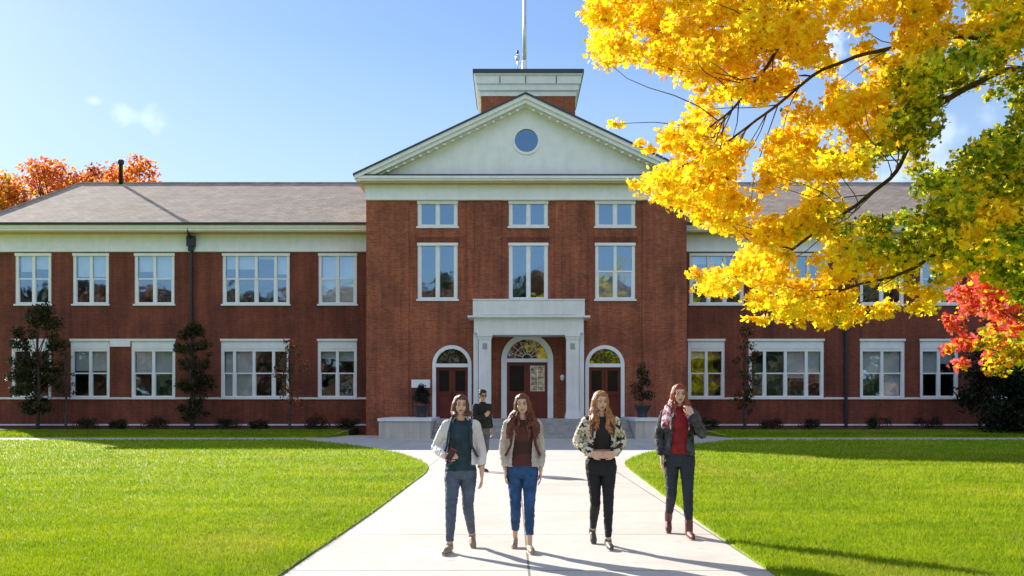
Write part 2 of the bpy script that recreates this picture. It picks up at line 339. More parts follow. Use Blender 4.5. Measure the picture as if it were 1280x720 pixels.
def slab(name, poly, z0, z1, m):
    bm = bmesh.new(); top = [bm.verts.new((x, y, z1)) for x, y in poly]; bot = [bm.verts.new((x, y, z0)) for x, y in poly]
    f = bm.faces.new(top); n = len(poly)
    for i in range(n): bm.faces.new((top[i], bot[i], bot[(i + 1) % n], top[(i + 1) % n]))
    bmesh.ops.triangulate(bm, faces=[f]); bmesh.ops.recalc_face_normals(bm, faces=bm.faces)
    me = bpy.data.meshes.new(name); bm.to_mesh(me); bm.free(); return link(name, me, m)
tag(slab('path', LE + [(-70, 38.3), (-70, 40.9), (-9, 40.9), (-8.2, 43.95), (9.6, 43.95), (10.4, 40.9), (70, 40.9), (70, 38.3)] + RE[::-1], -.04, 0, M['concrete']), kind='structure')
tag(slab('lawn', LE + [(-70, 38.3), (-70, -12)], -.04, .018, M['grass']), kind='structure')
tag(slab('lawn', RE + [(70, 38.3), (70, -12)], -.04, .018, M['grass']), kind='structure')
for s_, xi, xo, xe in ((-1, -8.6, -8.2, -70), (1, 10.2, 9.6, 70)):     # banked turf strip rising to the beds along the wings
    vs = []
    for y_, z_, x_ in ((40.9, -.04, xi), (40.902, .03, xi), (42.2, .12, (xi + xo) / 2), (44.2, .24, xo)): vs += [(x_, y_, z_), (xe, y_, z_)]
    vs += [(xo, 44.2, -.04), (xe, 44.2, -.04)]
    fs_ = [(0, 1, 3, 2), (2, 3, 5, 4), (4, 5, 7, 6), (0, 2, 4, 6, 8)]
    tag(MB().add(vs, [f_ if s_ > 0 else f_[::-1] for f_ in fs_]).build('lawn', M['grass']), kind='structure')
    e_ = 31 * s_
    vs = [(xo, 44.202, -.04), (e_, 44.202, -.04), (xo, 44.202, .26), (e_, 44.202, .26), (xo, 46.89, .30), (e_, 46.89, .30), (xo, 46.89, -.04)]
    tag(MB().add(vs, [(0, 1, 3, 2), (2, 3, 5, 4), (0, 2, 4, 6)]).build('garden_bed', M['soil']), kind='structure')

# mown grass blades (denser near the camera)
def blades():
    le = np.array(LE); re = np.array(RE)
    N = 520000
    u = rng.random(N); Y0, Y1 = 6.5, 40.0
    Y = 1 / (1 / Y0 + u * (1 / Y1 - 1 / Y0))
    X = (rng.random(N) * 2 - 1) * (.66 * Y + 1.2)
    xl = np.interp(Y, le[:, 1], le[:, 0]); xr = np.interp(Y, re[:, 1], re[:, 0])
    ragged = rng.normal(0, .018, N) - .01
    k = ((X < xl + ragged) | (X > xr - ragged)) & (Y < 38.2)
    X, Y = X[k], Y[k]; n0 = len(X); n1 = 70000      # the banked strip by the building too
    Xs = (rng.random(n1) * 2 - 1) * 31; Ys = 40.95 + 3.2 * rng.random(n1); ks = (Xs < -8.5) | (Xs > 10.1)
    X = np.concatenate([X, Xs[ks]]); Y = np.concatenate([Y, Ys[ks]]); Z = np.where(Y > 40.9, np.interp(Y, [40.9, 42.2, 44.2], [.02, .11, .23]), 0)
    n = len(X)
    # ragged, slightly taller blades overhanging the edge of the concrete
    h = (.028 + .03 * rng.random(n)) * (.9 + Y / 45); w = .0035 * (Y / 6.5) * (.7 + .6 * rng.random(n))
    a = rng.random(n) * 2 * np.pi; ln = rng.normal(0, .45, (n, 2)) * h[:, None]
    V = np.empty((n, 3, 3)); ca, sa = np.cos(a) * w, np.sin(a) * w
    V[:, 0] = np.stack([X - ca, Y - sa, np.full(n, .012)], 1); V[:, 1] = np.stack([X + ca, Y + sa, np.full(n, .012)], 1)
    V[:, 2] = np.stack([X + ln[:, 0], Y + ln[:, 1], .015 + h], 1); V[:, :, 2] += Z[:, None]
    me = bpy.data.meshes.new('grass'); me.vertices.add(3 * n); me.vertices.foreach_set('co', V.ravel().astype(np.float32))
    me.loops.add(3 * n); me.loops.foreach_set('vertex_index', np.arange(3 * n, dtype=np.int32))
    me.polygons.add(n); me.polygons.foreach_set('loop_start', np.arange(0, 3 * n, 3, dtype=np.int32))
    me.update(); at = me.attributes.new('tone', 'FLOAT', 'FACE'); at.data.foreach_set('value', rng.random(n).astype(np.float32))
    tag(link('grass', me, M['blades']), 'short mown green grass on the sunlit lawns either side of the path', 'grass', kind='stuff')
blades()
# ------------------------------------------------------------------ school building
XC = .72
B = empty('school_building', (0, 0, 0))
tag(B, 'two storey red brick school with white pediment, rooftop cupola and arched doors', 'school building')
YC, YW, YF = 44.0, 47.0, 43.4
# -- window builder
def window(x0, x1, z0, z1, Y, lights=(1, 1), header=0.0, rail=.5, blinds=None, sash=True, curtain=False):
    fw, d0, d1 = .16, .04, .20
    mb = MB(); zt = z1 - header
    mb.box(x0, x0 + fw, Y + d0, Y + d1, z0, z1); mb.box(x1 - fw, x1, Y + d0, Y + d1, z0, z1)
    mb.box(x0 + fw, x1 - fw, Y + d0, Y + d1, z0, z0 + .1); mb.box(x0 + fw, x1 - fw, Y + d0, Y + d1, zt - .13, z1)
    if header: mb.box(x0 - .03, x1 + .03, Y - .05, Y + d0, z1 - .10, z1 + .02); mb.box(x0 + .16, x1 - .16, Y + .02, Y + d0, zt + .02, z1 - .16)
    else: mb.box(x0 - .02, x1 + .02, Y - .03, Y + d0, z1 - .12, z1 + .02)
    tot = sum(lights); xs = [x0 + fw]; w = x1 - x0 - 2 * fw
    for l in lights: xs.append(xs[-1] + w * l / tot)
    mw = .075
    for x in xs[1:-1]: mb.box(x - mw, x + mw, Y + d0 + .01, Y + d1 - .01, z0 + .1, zt - .13)
    zr = z0 + (zt - z0) * rail
    for i in range(len(lights)):
        a = xs[i] + (mw if i else 0); b = xs[i + 1] - (mw if i < len(lights) - 1 else 0)
        if sash: mb.box(a, b, Y + .07, Y + .17, zr - .035, zr + .035)
        for q in (a, b - .035): mb.box(q, q + .035, Y + .09, Y + .16, z0 + .1, (zr - .035) if sash else zt - .13)
    o = mb.build('window', M['white'], B)
    MB().box(x0 - .06, x1 + .06, Y - .07, Y + d0, z0 - .09, z0 - .002).build('sill', M['white'], o)
    g = MB(); g.add([(x0 + fw, Y + .125, z0 + .1), (x1 - fw, Y + .125, z0 + .1), (x1 - fw, Y + .125, zt - .13), (x0 + fw, Y + .125, zt - .13)], [(0, 1, 2, 3)])
    g.build('pane', M['glass'], o)
    if blinds:
        bl = MB()
        for i, f in enumerate(blinds):
            if f <= 0: continue
            zb = zt - (zt - z0) * f; bl.box(xs[i] + .03, xs[i + 1] - .03, Y + .24, Y + .26, max(zb, z0 + .12), zt - .05)
        bl.build('blind', M['blind'], o)
    if curtain:
        c = MB(); c.box(x0 + .1, x1 - .1, Y + .25, Y + .27, z0 + .1, z0 + (zt - z0) * .5); c.build('curtain', M['curtain'], o)
    return o
def hole(x0, x1, z0, z1): return (x0, x1, z0, z1)
# -- centre block wall
wins = []
zt0, zt1 = wz(283, YC), 11.70; zm0, zm1 = wz(374, YC), wz(304, YC)
cw = [(wx(522, YC), wx(572, YC)), (wx(636, YC), wx(685, YC)), (wx(744, YC), wx(794, YC))]
holesC = [hole(a, b, zt0, zt1) for a, b in cw] + [hole(a, b, zm0, zm1) for a, b in cw]
PZ = .86
doors = [(wx(565, YC), .98, 3.53, .18), (wx(659, YC), 1.24, 3.78, .22), (wx(756, YC), .98, 3.53, .18)]
for cx, r, zs, tr in doors: holesC.append(hole(cx - r, cx + r, PZ, zs + r))
XL, XR = wx(458, YC), wx(858, YC)
mb = MB(); wall_holes(mb, YC, XL, XR, 0, 11.73, holesC, .4)
for cx, r, zs, tr in doors:                     # brick spandrels over the arches
    for s in (-1, 1):
        pts = [(cx + s * r * math.cos(t), zs + r * math.sin(t)) for t in [math.pi / 2 * k / 10 for k in range(11)]] + [(cx + s * r, zs + r)]
        if s < 0: pts = pts[::-1]
        # spandrel as strips so that every face stays convex
        arc = [(cx + s * r * math.cos(math.pi / 2 * k / 10), zs + r * math.sin(math.pi / 2 * k / 10)) for k in range(11)]
        for k in range(10):
            (xa, za), (xb, zb) = arc[k], arc[k + 1]
            q = [(xa, za), (xa, zs + r), (xb, zs + r), (xb, zb)]
            if s > 0: q = q[::-1]
            n = len(q); mb.prism(q, YC, YC + .4)
for x0, x1 in ((XL, XL + .38), (XR - .38, XR)): mb.box(x0, x1, YC + .4, 60, 0, 12.6)
mb.box(XL, XR, 60, 60.4, 0, 12.6)
wall_c = mb.build('wall', M['brick'], B)
# brick piers standing proud between the bays
mb = MB(); prj = .075
for a, b, z0 in ((XL, wx(511, YC), 0), (wx(584, YC), wx(626, YC), 6.75), (wx(694, YC), wx(734, YC), 6.75), (wx(803, YC), XR, 0)): MB().box(a, b, YC - prj, YC - .002, z0, 11.728).build('pier', M['brick'], B)
for a, b, z0 in ((wx(594, YC), wx(616, YC), 6.75), (wx(703, YC), wx(725, YC), 6.75)): MB().box(a, b, YC - prj - .05, YC - prj - .002, z0, 11.60).build('pier', M['brick'], B)
# soldier-course lintels
mb = MB()
for a, b in cw: MB().box(a - .1, b + .1, YC - .03, YC - .002, zm1 + .04, zm1 + .30).build('lintel', M['brick_dark'], B)
for a, b in cw: window(a, b, zt0, zt1, YC, (1, 1), sash=False)
window(*cw[0], zm0, zm1, YC, (1, 1), rail=.47, sash=False); window(*cw[1], zm0, zm1, YC, (1, 1), rail=.47, sash=False)
window(*cw[2], zm0, zm1, YC, (1, 1), rail=.5, curtain=True)
# -- wings
eave = 10.98
ZL0, ZL1, ZU0, ZU1 = wz(497, YW), wz(424, YW), wz(380, YW), wz(317, YW)
Lup = [(19, 64, (1, 1), (.35, .3)), (91, 136, (1, 1), (.45, .45)), (168, 218, (1, 1), (.35, .5)), (278, 362, (1, 1.7, 1.7, 1), (.3, .3, .1, .4)), (398, 446, (1, 1), (.95, .95))]
Llo = [(14, 64, (1, 1), None), (88, 137, (1, 1), (.45, .45)), (164, 219, (1, 1), (.5, .5)), (276, 362, (1, 1.9, 1.9, 1.3), (.95, .95, 0, 0)), (397, 446, (1, 1), (.2, .25))]
Rup = [(862, 930, (1, 1, 1), (.2, .2, 0)), (965, 1035, (1, 1, 1), None), (1075, 1130, (1, 1), (.5, .5)), (1150, 1200, (1, 1), None), (1240, 1290, (1, 1), None)]
Rlo = [(860, 906, (1, 1), (.2, 0)), (936, 1030, (1, 1.6, 1.6, 1.1), (0, 0, .6, .5)), (1075, 1131, (1, 1), (.5, .97)), (1150, 1198, (1, 1), (.5, .3)), (1240, 1292, (1, 1), None)]
XWL, XWR = -27.7, 29.1
for side, up, lo in (('l', Lup, Llo), ('r', Rup, Rlo)):
    a, b = (XWL, XL) if side == 'l' else (XR, XWR)
    hs = [hole(wx(p, YW), wx(q, YW), ZU0, ZU1) for p, q, _, _ in up] + [hole(wx(p, YW), wx(q, YW), ZL0, ZL1) for p, q, _, _ in lo]
    mb = MB(); wall_holes(mb, YW, a, b, 0, 9.68, hs, .35)
    e = XWL if side == 'l' else XWR - .35
    mb.box(e, e + .35, YW + .35, 61, 0, 9.68); mb.box(a, b, 61, 61.35, 0, 9.68)
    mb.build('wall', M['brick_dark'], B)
    for p, q, l, bl in up: window(wx(p, YW), wx(q, YW), ZU0, ZU1, YW, l, blinds=bl)
    for p, q, l, bl in lo: window(wx(p, YW), wx(q, YW), ZL0, ZL1, YW, l, header=.52, blinds=bl)
    # frieze, fascia, gutter
    ea, eb = (XWL - .6, XL) if side == 'l' else (XR, XWR + .6)
    fr = MB().box(a - (.03 if side == 'l' else 0), b + (.03 if side == 'r' else 0), YW - .05, YW + .3, 9.68, 10.62)
    fr.box(a, b, YW - .12, YW - .052, 9.70, 9.80); 
    fz = fr.build('frieze', M['white'], B)
    MB().box(ea, eb, 46.3, 61.9, 10.62, 10.70).build('soffit', M['ochre'], B)
    f = MB(); f.box(ea, eb, 46.28, 61.92, 10.702, 10.83); f.box(ea, eb, 46.22, 46.6, 10.832, 10.98); f.build('fascia', M['cream'], B)
    MB().box(ea - .02, eb + .0, 46.12, 46.45, 10.982, 11.10).build('gutter', M['dark'], B)
    # sill course and plinth
    s = MB(); hx = sorted([(wx(p, YW) - .07, wx(q, YW) + .07) for p, q, _, _ in lo]); cur = a
    for p, q in hx:
        if p > cur and p < b: MB().box(cur, min(p, b), YW - .06, YW - .002, ZL0 - .09, ZL0 + .02).build('sill_course', M['stone'], B)
        cur = q
    if cur < b: MB().box(cur, b, YW - .06, YW - .002, ZL0 - .09, ZL0 + .02).build('sill_course', M['stone'], B)
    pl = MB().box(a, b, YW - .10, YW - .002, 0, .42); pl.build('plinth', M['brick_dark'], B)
    MB().box(a, b, YW - .13, YW - .003, .422, .50).build('plinth_cap', M['stone'], B)
    # roof: hipped at the outer end, dies into the centre block
    zr, yr = 15.1, 54.0
    if side == 'l': P = [(ea - .1, 46.2, 11.05), (XL + .2, 46.2, 11.05), (XL + .2, yr, zr), (wx(100, yr), yr, zr), (ea - .1, 61.9, 11.05), (XL + .2, 61.9, 11.05)]
    else: P = [(eb + .1, 46.2, 11.05), (XR - .2, 46.2, 11.05), (XR - .2, yr, zr), (2 * XC - wx(100, yr), yr, zr), (eb + .1, 61.9, 11.05), (XR - .2, 61.9, 11.05)]
    fs = [(0, 1, 2, 3), (0, 3, 4), (4, 3, 2, 5), (0, 4, 5, 1)]
    if side == 'r': fs = [f_[::-1] for f_ in fs]
    rf = MB().add(P, fs).build('roof', M['shingle'], B)
    rc = MB(); rc.tube([P[3], P[2]], [.09, .09], 6); rc.tube([P[0], P[3]], [.08, .08], 6); rc.build('ridge_cap', M['shingle'], rf)
    if side == 'l':
        vx = wx(152, 54); v = MB(); v.lathe(vx, 53.9, [(.12, 14.9), (.12, 16.25), (.17, 16.26), (.19, 16.31), (.19, 16.48), (.14, 16.52)], 12); v.build('vent_pipe', M['dark'], rf, True)
    # interior so the glass has rooms behind it
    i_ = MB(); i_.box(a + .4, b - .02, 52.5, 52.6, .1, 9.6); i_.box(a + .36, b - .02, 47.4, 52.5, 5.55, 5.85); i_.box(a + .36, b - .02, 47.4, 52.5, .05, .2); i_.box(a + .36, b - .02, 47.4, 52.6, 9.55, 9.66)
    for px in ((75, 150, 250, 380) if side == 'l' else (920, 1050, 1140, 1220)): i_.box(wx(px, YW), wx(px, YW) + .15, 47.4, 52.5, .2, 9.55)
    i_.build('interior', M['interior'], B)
    # lower paired windows share a hood
    if side == 'l':
        h = MB().box(wx(137, YW) + .035, wx(164, YW) - .035, YW - .05, YW - .003, ZL1 - .40, ZL1 + .02); h.build('window_hood', M['white'], B)
# downpipes
for px in (239, 1058):
    x = wx(px, 46.8); d = MB()
    d.tube([(x, 46.35, 10.95), (x, 46.35, 10.6), (x, 46.84, 10.25), (x, 46.84, .1)], [.085] * 4, 8)
    d.box(x - .2, x + .2, 46.62, 46.93, 9.95, 10.5); d.box(x - .13, x + .13, 46.68, 46.9, 9.7, 9.95)
    for z in (8.5, 6, 3.5, 1.2): d.box(x - .12, x + .12, 46.8, 46.93, z, z + .07)
    d.build('downpipe', M['dark'], B)
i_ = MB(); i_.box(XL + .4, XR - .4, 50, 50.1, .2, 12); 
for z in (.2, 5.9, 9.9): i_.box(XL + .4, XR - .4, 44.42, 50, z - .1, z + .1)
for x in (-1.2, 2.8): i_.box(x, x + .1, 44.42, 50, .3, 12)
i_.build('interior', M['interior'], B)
# -- entablature and pediment
EL, ER = wx(443, YF), 2 * wx(657, YF) - wx(443, YF)
ZC = wz(219, YF)
mb = MB(); mb.box(XL - .05, XR + .05, YC - .14, YC + .5, 11.732, 12.5); mb.box(XL - .07, XR + .07, YC - .17, YC - .142, 11.75, 11.88)
mb.box(XL - .05, XL + .3, YC + .5, 60.4, 11.732, 12.5); mb.box(XR - .3, XR + .05, YC + .5, 60.4, 11.732, 12.5)
mb.build('frieze', M['white'], B)
MB().box(EL + .12, ER - .12, YF + .08, 60.6, 12.502, 12.60).build('soffit', M['ochre'], B)
mb = MB(); mb.box(EL + .05, ER - .05, YF + .03, 60.6, 12.602, 12.70); mb.box(EL, ER, YF - .03, 60.6, 12.702, ZC - .02); mb.build('cornice', M['white'], B)
MB().box(EL + .2, ER - .2, YF - .05, YC - .01, ZC - .018, ZC + .045).build('flashing', M['dark'], B)
AX = (EL + ER) / 2; AZ = wz(118, YF)
# tympanum with round window
cx, cz, cr = wx(658, YC), wz(176, YC), .58
tz = lambda x: ZC + (AZ - .3 - ZC) * (1 - abs(x - AX) / (ER - AX))
mb = MB(); N = 48
ring = [(cx + (cr + .12) * math.cos(2 * math.pi * k / N), cz + (cr + .12) * math.sin(2 * math.pi * k / N)) for k in range(N)]
def ray(k):
    dx, dz = math.cos(2 * math.pi * k / N), math.sin(2 * math.pi * k / N); best = 1e9
    if dz < 0: best = min(best, (ZC + .047 - cz) / dz)
    for s in (-1, 1):                      # roof planes
        sl = (AZ - .3 - ZC) / (ER - AX)   # z = AZ-.3 - sl*s*(x-AX)
        den = dz + sl * s * dx
        if den > 1e-6: tt = (AZ - .3 - sl * s * (cx - AX) - cz) / den; best = min(best, tt)
    return (cx + dx * best, cz + dz * best)
outer = [ray(k) for k in range(N)]
for k in range(N):
    q = [ring[k], outer[k], outer[(k + 1) % N], ring[(k + 1) % N]]; mb.add([(x, YC - .02, z) for x, z in q], [(0, 1, 2, 3)])
# exact corners
for corner in ((EL + .05, ZC + .047), (ER - .05, ZC + .047), (AX, AZ - .3)):
    k = min(range(N), key=lambda k: 0 if False else abs(math.atan2(math.sin(math.atan2(corner[1] - cz, corner[0] - cx) - 2 * math.pi * (k + .5) / N), math.cos(math.atan2(corner[1] - cz, corner[0] - cx) - 2 * math.pi * (k + .5) / N))))
    q = [outer[k], corner, outer[(k + 1) % N]]; mb.add([(x, YC - .02, z) for x, z in q], [(0, 1, 2)])
tp = mb.build('tympanum', M['white'], B)
rm = MB()
for k in range(N):
    a, b = 2 * math.pi * k / N, 2 * math.pi * (k + 1) / N
    c4 = [(cx + r * math.cos(t), cz + r * math.sin(t)) for r, t in ((cr, a), (cr + .125, a), (cr + .125, b), (cr, b))]
    rm.prism(c4, YC - .07, YC + .05)
rw = rm.build('window', M['white'], B)
MB().add([(cx + (cr + .01) * math.cos(2 * math.pi * k / N), YC + .02, cz + (cr + .01) * math.sin(2 * math.pi * k / N)) for k in range(N)], [tuple(range(N))]).build('pane', glass('round_glass', .32, (.25, .35, .4)), rw)
MB().box(cx - 1, cx + 1, YC + .4, YC + .5, cz - 1, cz + 1).build('attic_screen', M['interior'], B)
# raking cornice
def rake(off0, off1, y0, y1, endx=0):
    pts = []
    for s in (-1, 1):
        xe = EL + endx if s < 0 else ER - endx
        pts.append((s, xe))
    m_ = MB(); sl = (AZ - ZC) / (ER - AX)
    for s, xe in pts:
        ze = AZ - abs(xe - AX) * sl
        q = [(xe, ze - off1), (AX, AZ - off1), (AX, AZ - off0), (xe, ze - off0)]
        if s > 0: q = q[::-1]
        m_.prism(q, y0, y1)
    return m_
rake(.0, .20, YF - .06, YF + .14).build('raking_cornice', M['white'], B)
rake(.202, .40, YF + .04, YC + .0, .15).build('raking_cornice', M['white'], B)
rake(.402, .50, YF + .32, YC - .022, .9).build('raking_moulding', M['cream'], B)
dn = MB(); sl = (AZ - ZC) / (ER - AX)
for s in (-1, 1):
    for k in range(1, 19):
        x = AX + s * (k * .40); z = AZ - abs(x - AX) * sl - .404
        MB().box(x - .07, x + .07, YF + .12, YF + .318, z - .17, z - .08).build('modillion', M['cream'], B)
rake(-.09, -.002, YF - .12, 60.7, -.06).build('roof', M['slate'], B)
# gable roof solid underside closes the attic
# -- cupola
TX, TY, th = .9, 51.6, 2.62
mb = MB(); mb.box(TX - th, TX + th, TY - th, TY + th, 12.7, 18.86); cup = mb.build('cupola', M['brick'], B)
co = MB(); co.frustum(TX, TY, [(th + .04, th + .04, 18.70), (th + .06, th + .06, 18.93), (th + .16, th + .16, 18.99), (th + .19, th + .19, 19.28), (th + .27, th + .27, 19.32), (th + .3, th + .3, 19.72), (th + .38, th + .38, 19.76), (th + .40, th + .40, 19.84)])
co.build('cornice', M['white'], cup)
for px in (625, 657, 695): x = wx(px, 49); MB().box(x - .02, x + .02, TY - th - .315, TY - th - .26, 19.34, 19.71).build('panel_joint', M['dark'], cup)
MB().box(TX - th - .45, TX + th + .45, TY - th - .45, TY + th + .45, 19.842, 20.06).build('roof_edge', M['slate'], cup)
MB().box(TX - 2.3, TX + 2.35, TY - 2.4, TY + 2.4, 20.062, 20.26).build('roof_slab', M['slate'], cup)
fp = empty('flagpole', (wx(655.5, 50), 50, 20.26))
MB().lathe(0, 0, [(.11, 0), (.10, 3), (.08, 8), (.05, 12)], 12).build('pole', M['metal'], fp, True)
MB().lathe(0, 0, [(.22, 0.002), (.22, .1), (.16, .15), (.14, .8), (.12, .82)], 12).build('base', M['white'], fp, True)
MB().ell((0, 0, 12.1), (.12, .12, .12)).build('finial', M['bronze'], fp, True)
MB().tube([(.13, -.02, .9), (.12, -.02, 11.8)], [.012, .012], 5).build('halyard', M['white'], fp)
tag(fp, 'tall pale flagpole rising from the top of the cupola', 'flagpole')
an = empty('weather_mast', (wx(647, 50), 49.9, 20.26))
MB().lathe(0, 0, [(.035, 0), (.03, 1.15)], 8).build('mast', M['metal'], an, True)
MB().lathe(0, 0, [(.1, .78), (.13, .84), (.13, 1.0), (.1, 1.06)], 12).build('sensor_housing', M['metal'], an, True)
MB().ell((0, 0, 1.27), (.07, .07, .12)).build('sensor_cap', M['dark'], an, True)
MB().tube([(0, 0, .55), (.28, 0, .7), (.42, 0, .7)], [.02, .02, .02], 6).build('strut', M['metal'], an)
tag(an, 'short metal weather mast beside the flagpole on the cupola roof', 'mast')
M['doorglass'] = mat('dark_door_glass', (.012, .010, .010), .3, .2, 3, spec=.2)
# -- arched doorways
def archtrim(cx, r, zs, w, y0, y1, z0):
    m_ = MB(); n = 18
    m_.box(cx - r, cx - r + w, y0, y1, z0, zs); m_.box(cx + r - w, cx + r, y0, y1, z0, zs)
    for k in range(n):
        a, b = math.pi * k / n, math.pi * (k + 1) / n
        m_.prism([(cx + q * math.cos(t), zs + q * math.sin(t)) for q, t in ((r - w, a), (r, a), (r, b), (r - w, b))], y0, y1)
    m_.box(cx - r + w, cx + r - w, y0 + .03, y1, zs - .12, zs + .06); return m_
for i, (cx, r, zs, w) in enumerate(doors):
    y0 = YC - .06; t_ = archtrim(cx, r, zs, w, y0, YC + .22, PZ).build('doorway', M['white'], B)
    if i == 1: archtrim(cx, r + .06, zs, .08, y0 - .04, y0 - .002, PZ).build('architrave', M['white'], t_)
    ri = r - w; fan = MB(); n = 18
    fan.add([(cx, YC + .12, zs + .06)] + [(cx + ri * math.cos(math.pi * k / n), YC + .12, zs + max(.06, ri * math.sin(math.pi * k / n))) for k in range(n + 1)], [(0, k + 1, k + 2) for k in range(n)])
    fan.build('fanlight', M['amberglass'], t_)
    fb = MB(); fb.add([(cx, YC + .2, zs)] + [(cx + r * math.cos(math.pi * k / n), YC + .2, zs + r * math.sin(math.pi * k / n)) for k in range(n + 1)], [(0, k + 1, k + 2) for k in range(n)]).build('fanlight_lining', mat('amber_lining', (.22, .15, .06), .7, .6, 4), t_)
    br = MB()
    for t in [math.pi * k / 8 for k in range(1, 8)]: br.tube([(cx + .2 * math.cos(t), YC + .1, zs + .06 + .2 * math.sin(t)), (cx + ri * math.cos(t), YC + .1, zs + ri * math.sin(t))], [.014, .014], 5)
    for q in (.24, .62): br.tube([(cx + ri * q * math.cos(math.pi * k / 12), YC + .1, zs + .06 + ri * q * math.sin(math.pi * k / 12)) for k in range(13)], [.014] * 13, 5)
    br.build('fanlight_bars', M['dark'] if i != 1 else M['white'], t_)
    for s in (-1, 1):
        a = cx - ri if s < 0 else cx + .008; b = cx - .008 if s < 0 else cx + ri; ht = zs - .12
        d = MB(); d.box(a, b, YC + .14, YC + .20, PZ + .01, ht)
        st = .12
        zz = [PZ + .01, PZ + .35, PZ + 1.15, PZ + 1.32, ht - .14, ht]
        d.box(a, a + st, YC + .10, YC + .138, zz[0], zz[5]); d.box(b - st, b, YC + .10, YC + .138, zz[0], zz[5])
        for za, zb in ((zz[0], zz[1]), (zz[2], zz[3]), (zz[4], zz[5])): d.box(a + st, b - st, YC + .10, YC + .138, za, zb)
        d.box(a + st + .06, b - st - .06, YC + .115, YC + .138, zz[1] + .06, zz[2] - .06)
        dd = d.build('door', M['door'], B)
        g = MB(); g.box(a + st + .03, b - st - .03, YC + .128, YC + .137, zz[3] + .03, zz[4] - .03)
        if i == 1 and s > 0:
            g.build('door_window', mat('etched_panel', (.55, .42, .24), .5, .7, 6), dd)
            l = MB()
            for k in range(6):
                z = zz[3] + .05 + k * (zz[4] - zz[3] - .1) / 5; l.box(a + st + .03, b - st - .03, YC + .118, YC + .1275, z - .012, z + .012)
            for x in (a + st + .05, (a + b) / 2, b - st - .05): l.box(x - .012, x + .012, YC + .116, YC + .1178, zz[3] + .03, zz[4] - .03)
            l.build('glazing_bars', M['white'], dd)
        else: g.build('door_window', M['doorglass'], dd)
        hx = b - .06 if s < 0 else a + .06
        MB().tube([(hx, YC + .06, PZ + 1.0), (hx, YC + .04, PZ + 1.05), (hx, YC + .04, PZ + 1.35), (hx, YC + .06, PZ + 1.4)], [.014] * 4, 6).build('handle', M['bronze'], dd)
# -- portico
PY = 42.5; k_ = PY / F
pxl, pxr = wx(591, PY), wx(731, PY); pc = (pxl + pxr) / 2
ZE0, ZE1 = wz(416, PY), wz(375.5, PY)
P_ = MB(); P_.box(pxl, pxr, PY, YC - .08, wz(396, PY) + .05, ZE1); P_.box(pxl + .05, pxr - .05, PY + .04, YC - .08, ZE0, wz(396, PY) - .04)
P_.box(pxl + .42, pxr - .42, PY - .03, PY - .002, wz(393, PY), ZE1 - .12)
por = P_.build('portico', M['stone'], B)
MB().box(wx(584.5, PY), wx(737.5, PY), PY - .16, YC - .08, wz(396, PY) - .038, wz(396, PY) + .048).build('ledge', M['stone'], por)
MB().box(pxl + .0, pxr - .0, PY - .03, YC - .08, ZE1 + .002, ZE1 + .07).build('coping', M['stone'], por)
MB().box(pxl + .5, pxr - .5, PY + .02, YC - .08, ZE0 - .10, ZE0 - .002).build('bed_moulding', M['stone'], por)
for s in (-1, 1):
    o = pxl if s < 0 else pxr; q = lambda a, b: (min(o - s * a, o - s * b), max(o - s * a, o - s * b))
    c = MB(); xa, xb = q(.28, .88); c.box(xa, xb, PY + .06, PY + .60, PZ + .32, ZE0 - .30)
    c.box(xa - .06, xb + .06, PY, PY + .66, PZ, PZ + .16); c.box(xa - .03, xb + .03, PY + .03, PY + .63, PZ + .162, PZ + .318)
    c.box(xa - .03, xb + .03, PY + .03, PY + .63, ZE0 - .298, ZE0 - .18); c.box(xa - .07, xb + .07, PY - .01, PY + .67, ZE0 - .178, ZE0 - .002 - (.1 if False else 0))
    for dx in (.14, .30, .46): c.box(xa + dx - .035, xa + dx + .035, PY + .035, PY + .058, PZ + .5, ZE0 - .9)
    cc = c.build('pilaster', M['stone'], por)
    MB().box((xa + xb) / 2 - .11, (xa + xb) / 2 + .11, PY + .03, PY + .058, ZE0 - .78, ZE0 - .5).build('medallion', M['greystone'], por)
    w_ = MB(); xa, xb = q(0.02, .25); w_.box(xa, xb, PY + .25, YC - .08, PZ, ZE0 - .002); w_.build('side_wall', M['stone'], por)
lx = wx(703, 43.6); l = MB(); l.lathe(0, 0, [(.03, -.16), (.09, -.1), (.12, 0), (.09, .1), (.03, .15)], 12)
lo_ = l.build('wall_lamp', M['bulb'], B, True); lo_.location = (lx, 43.55, wz(472, 43.6))
MB().box(-.02, .2, .0, .06, -.03, .03).build('bracket', M['dark'], lo_)
M['cheek'] = paint('cheek_stone', (.58, .55, .52), .8)
# -- steps and cheek blocks
st = MB(); SX0, SX1 = -3.62, 5.5
st.box(SX0, SX1, 41.6, YC - .003, .0, PZ)
for k in range(5):
    z = PZ * (5 - k) / 6; st.box(SX0, SX1, 41.6 - .36 * (k + 1), 41.6 - .36 * k - .002, 0, z)
st.build('steps', M['greystone'], B)
for a, b in ((-5.95, -3.64), (5.52, 6.75)):
    c = MB(); c.box(a, b, 39.3, YC - .09, 0, .80); cb = c.build('cheek_wall', M['cheek'], B)
    MB().box(a - .05, b + .05, 39.24, YC - .09, .802, .93).build('capstone', M['stone'], cb)
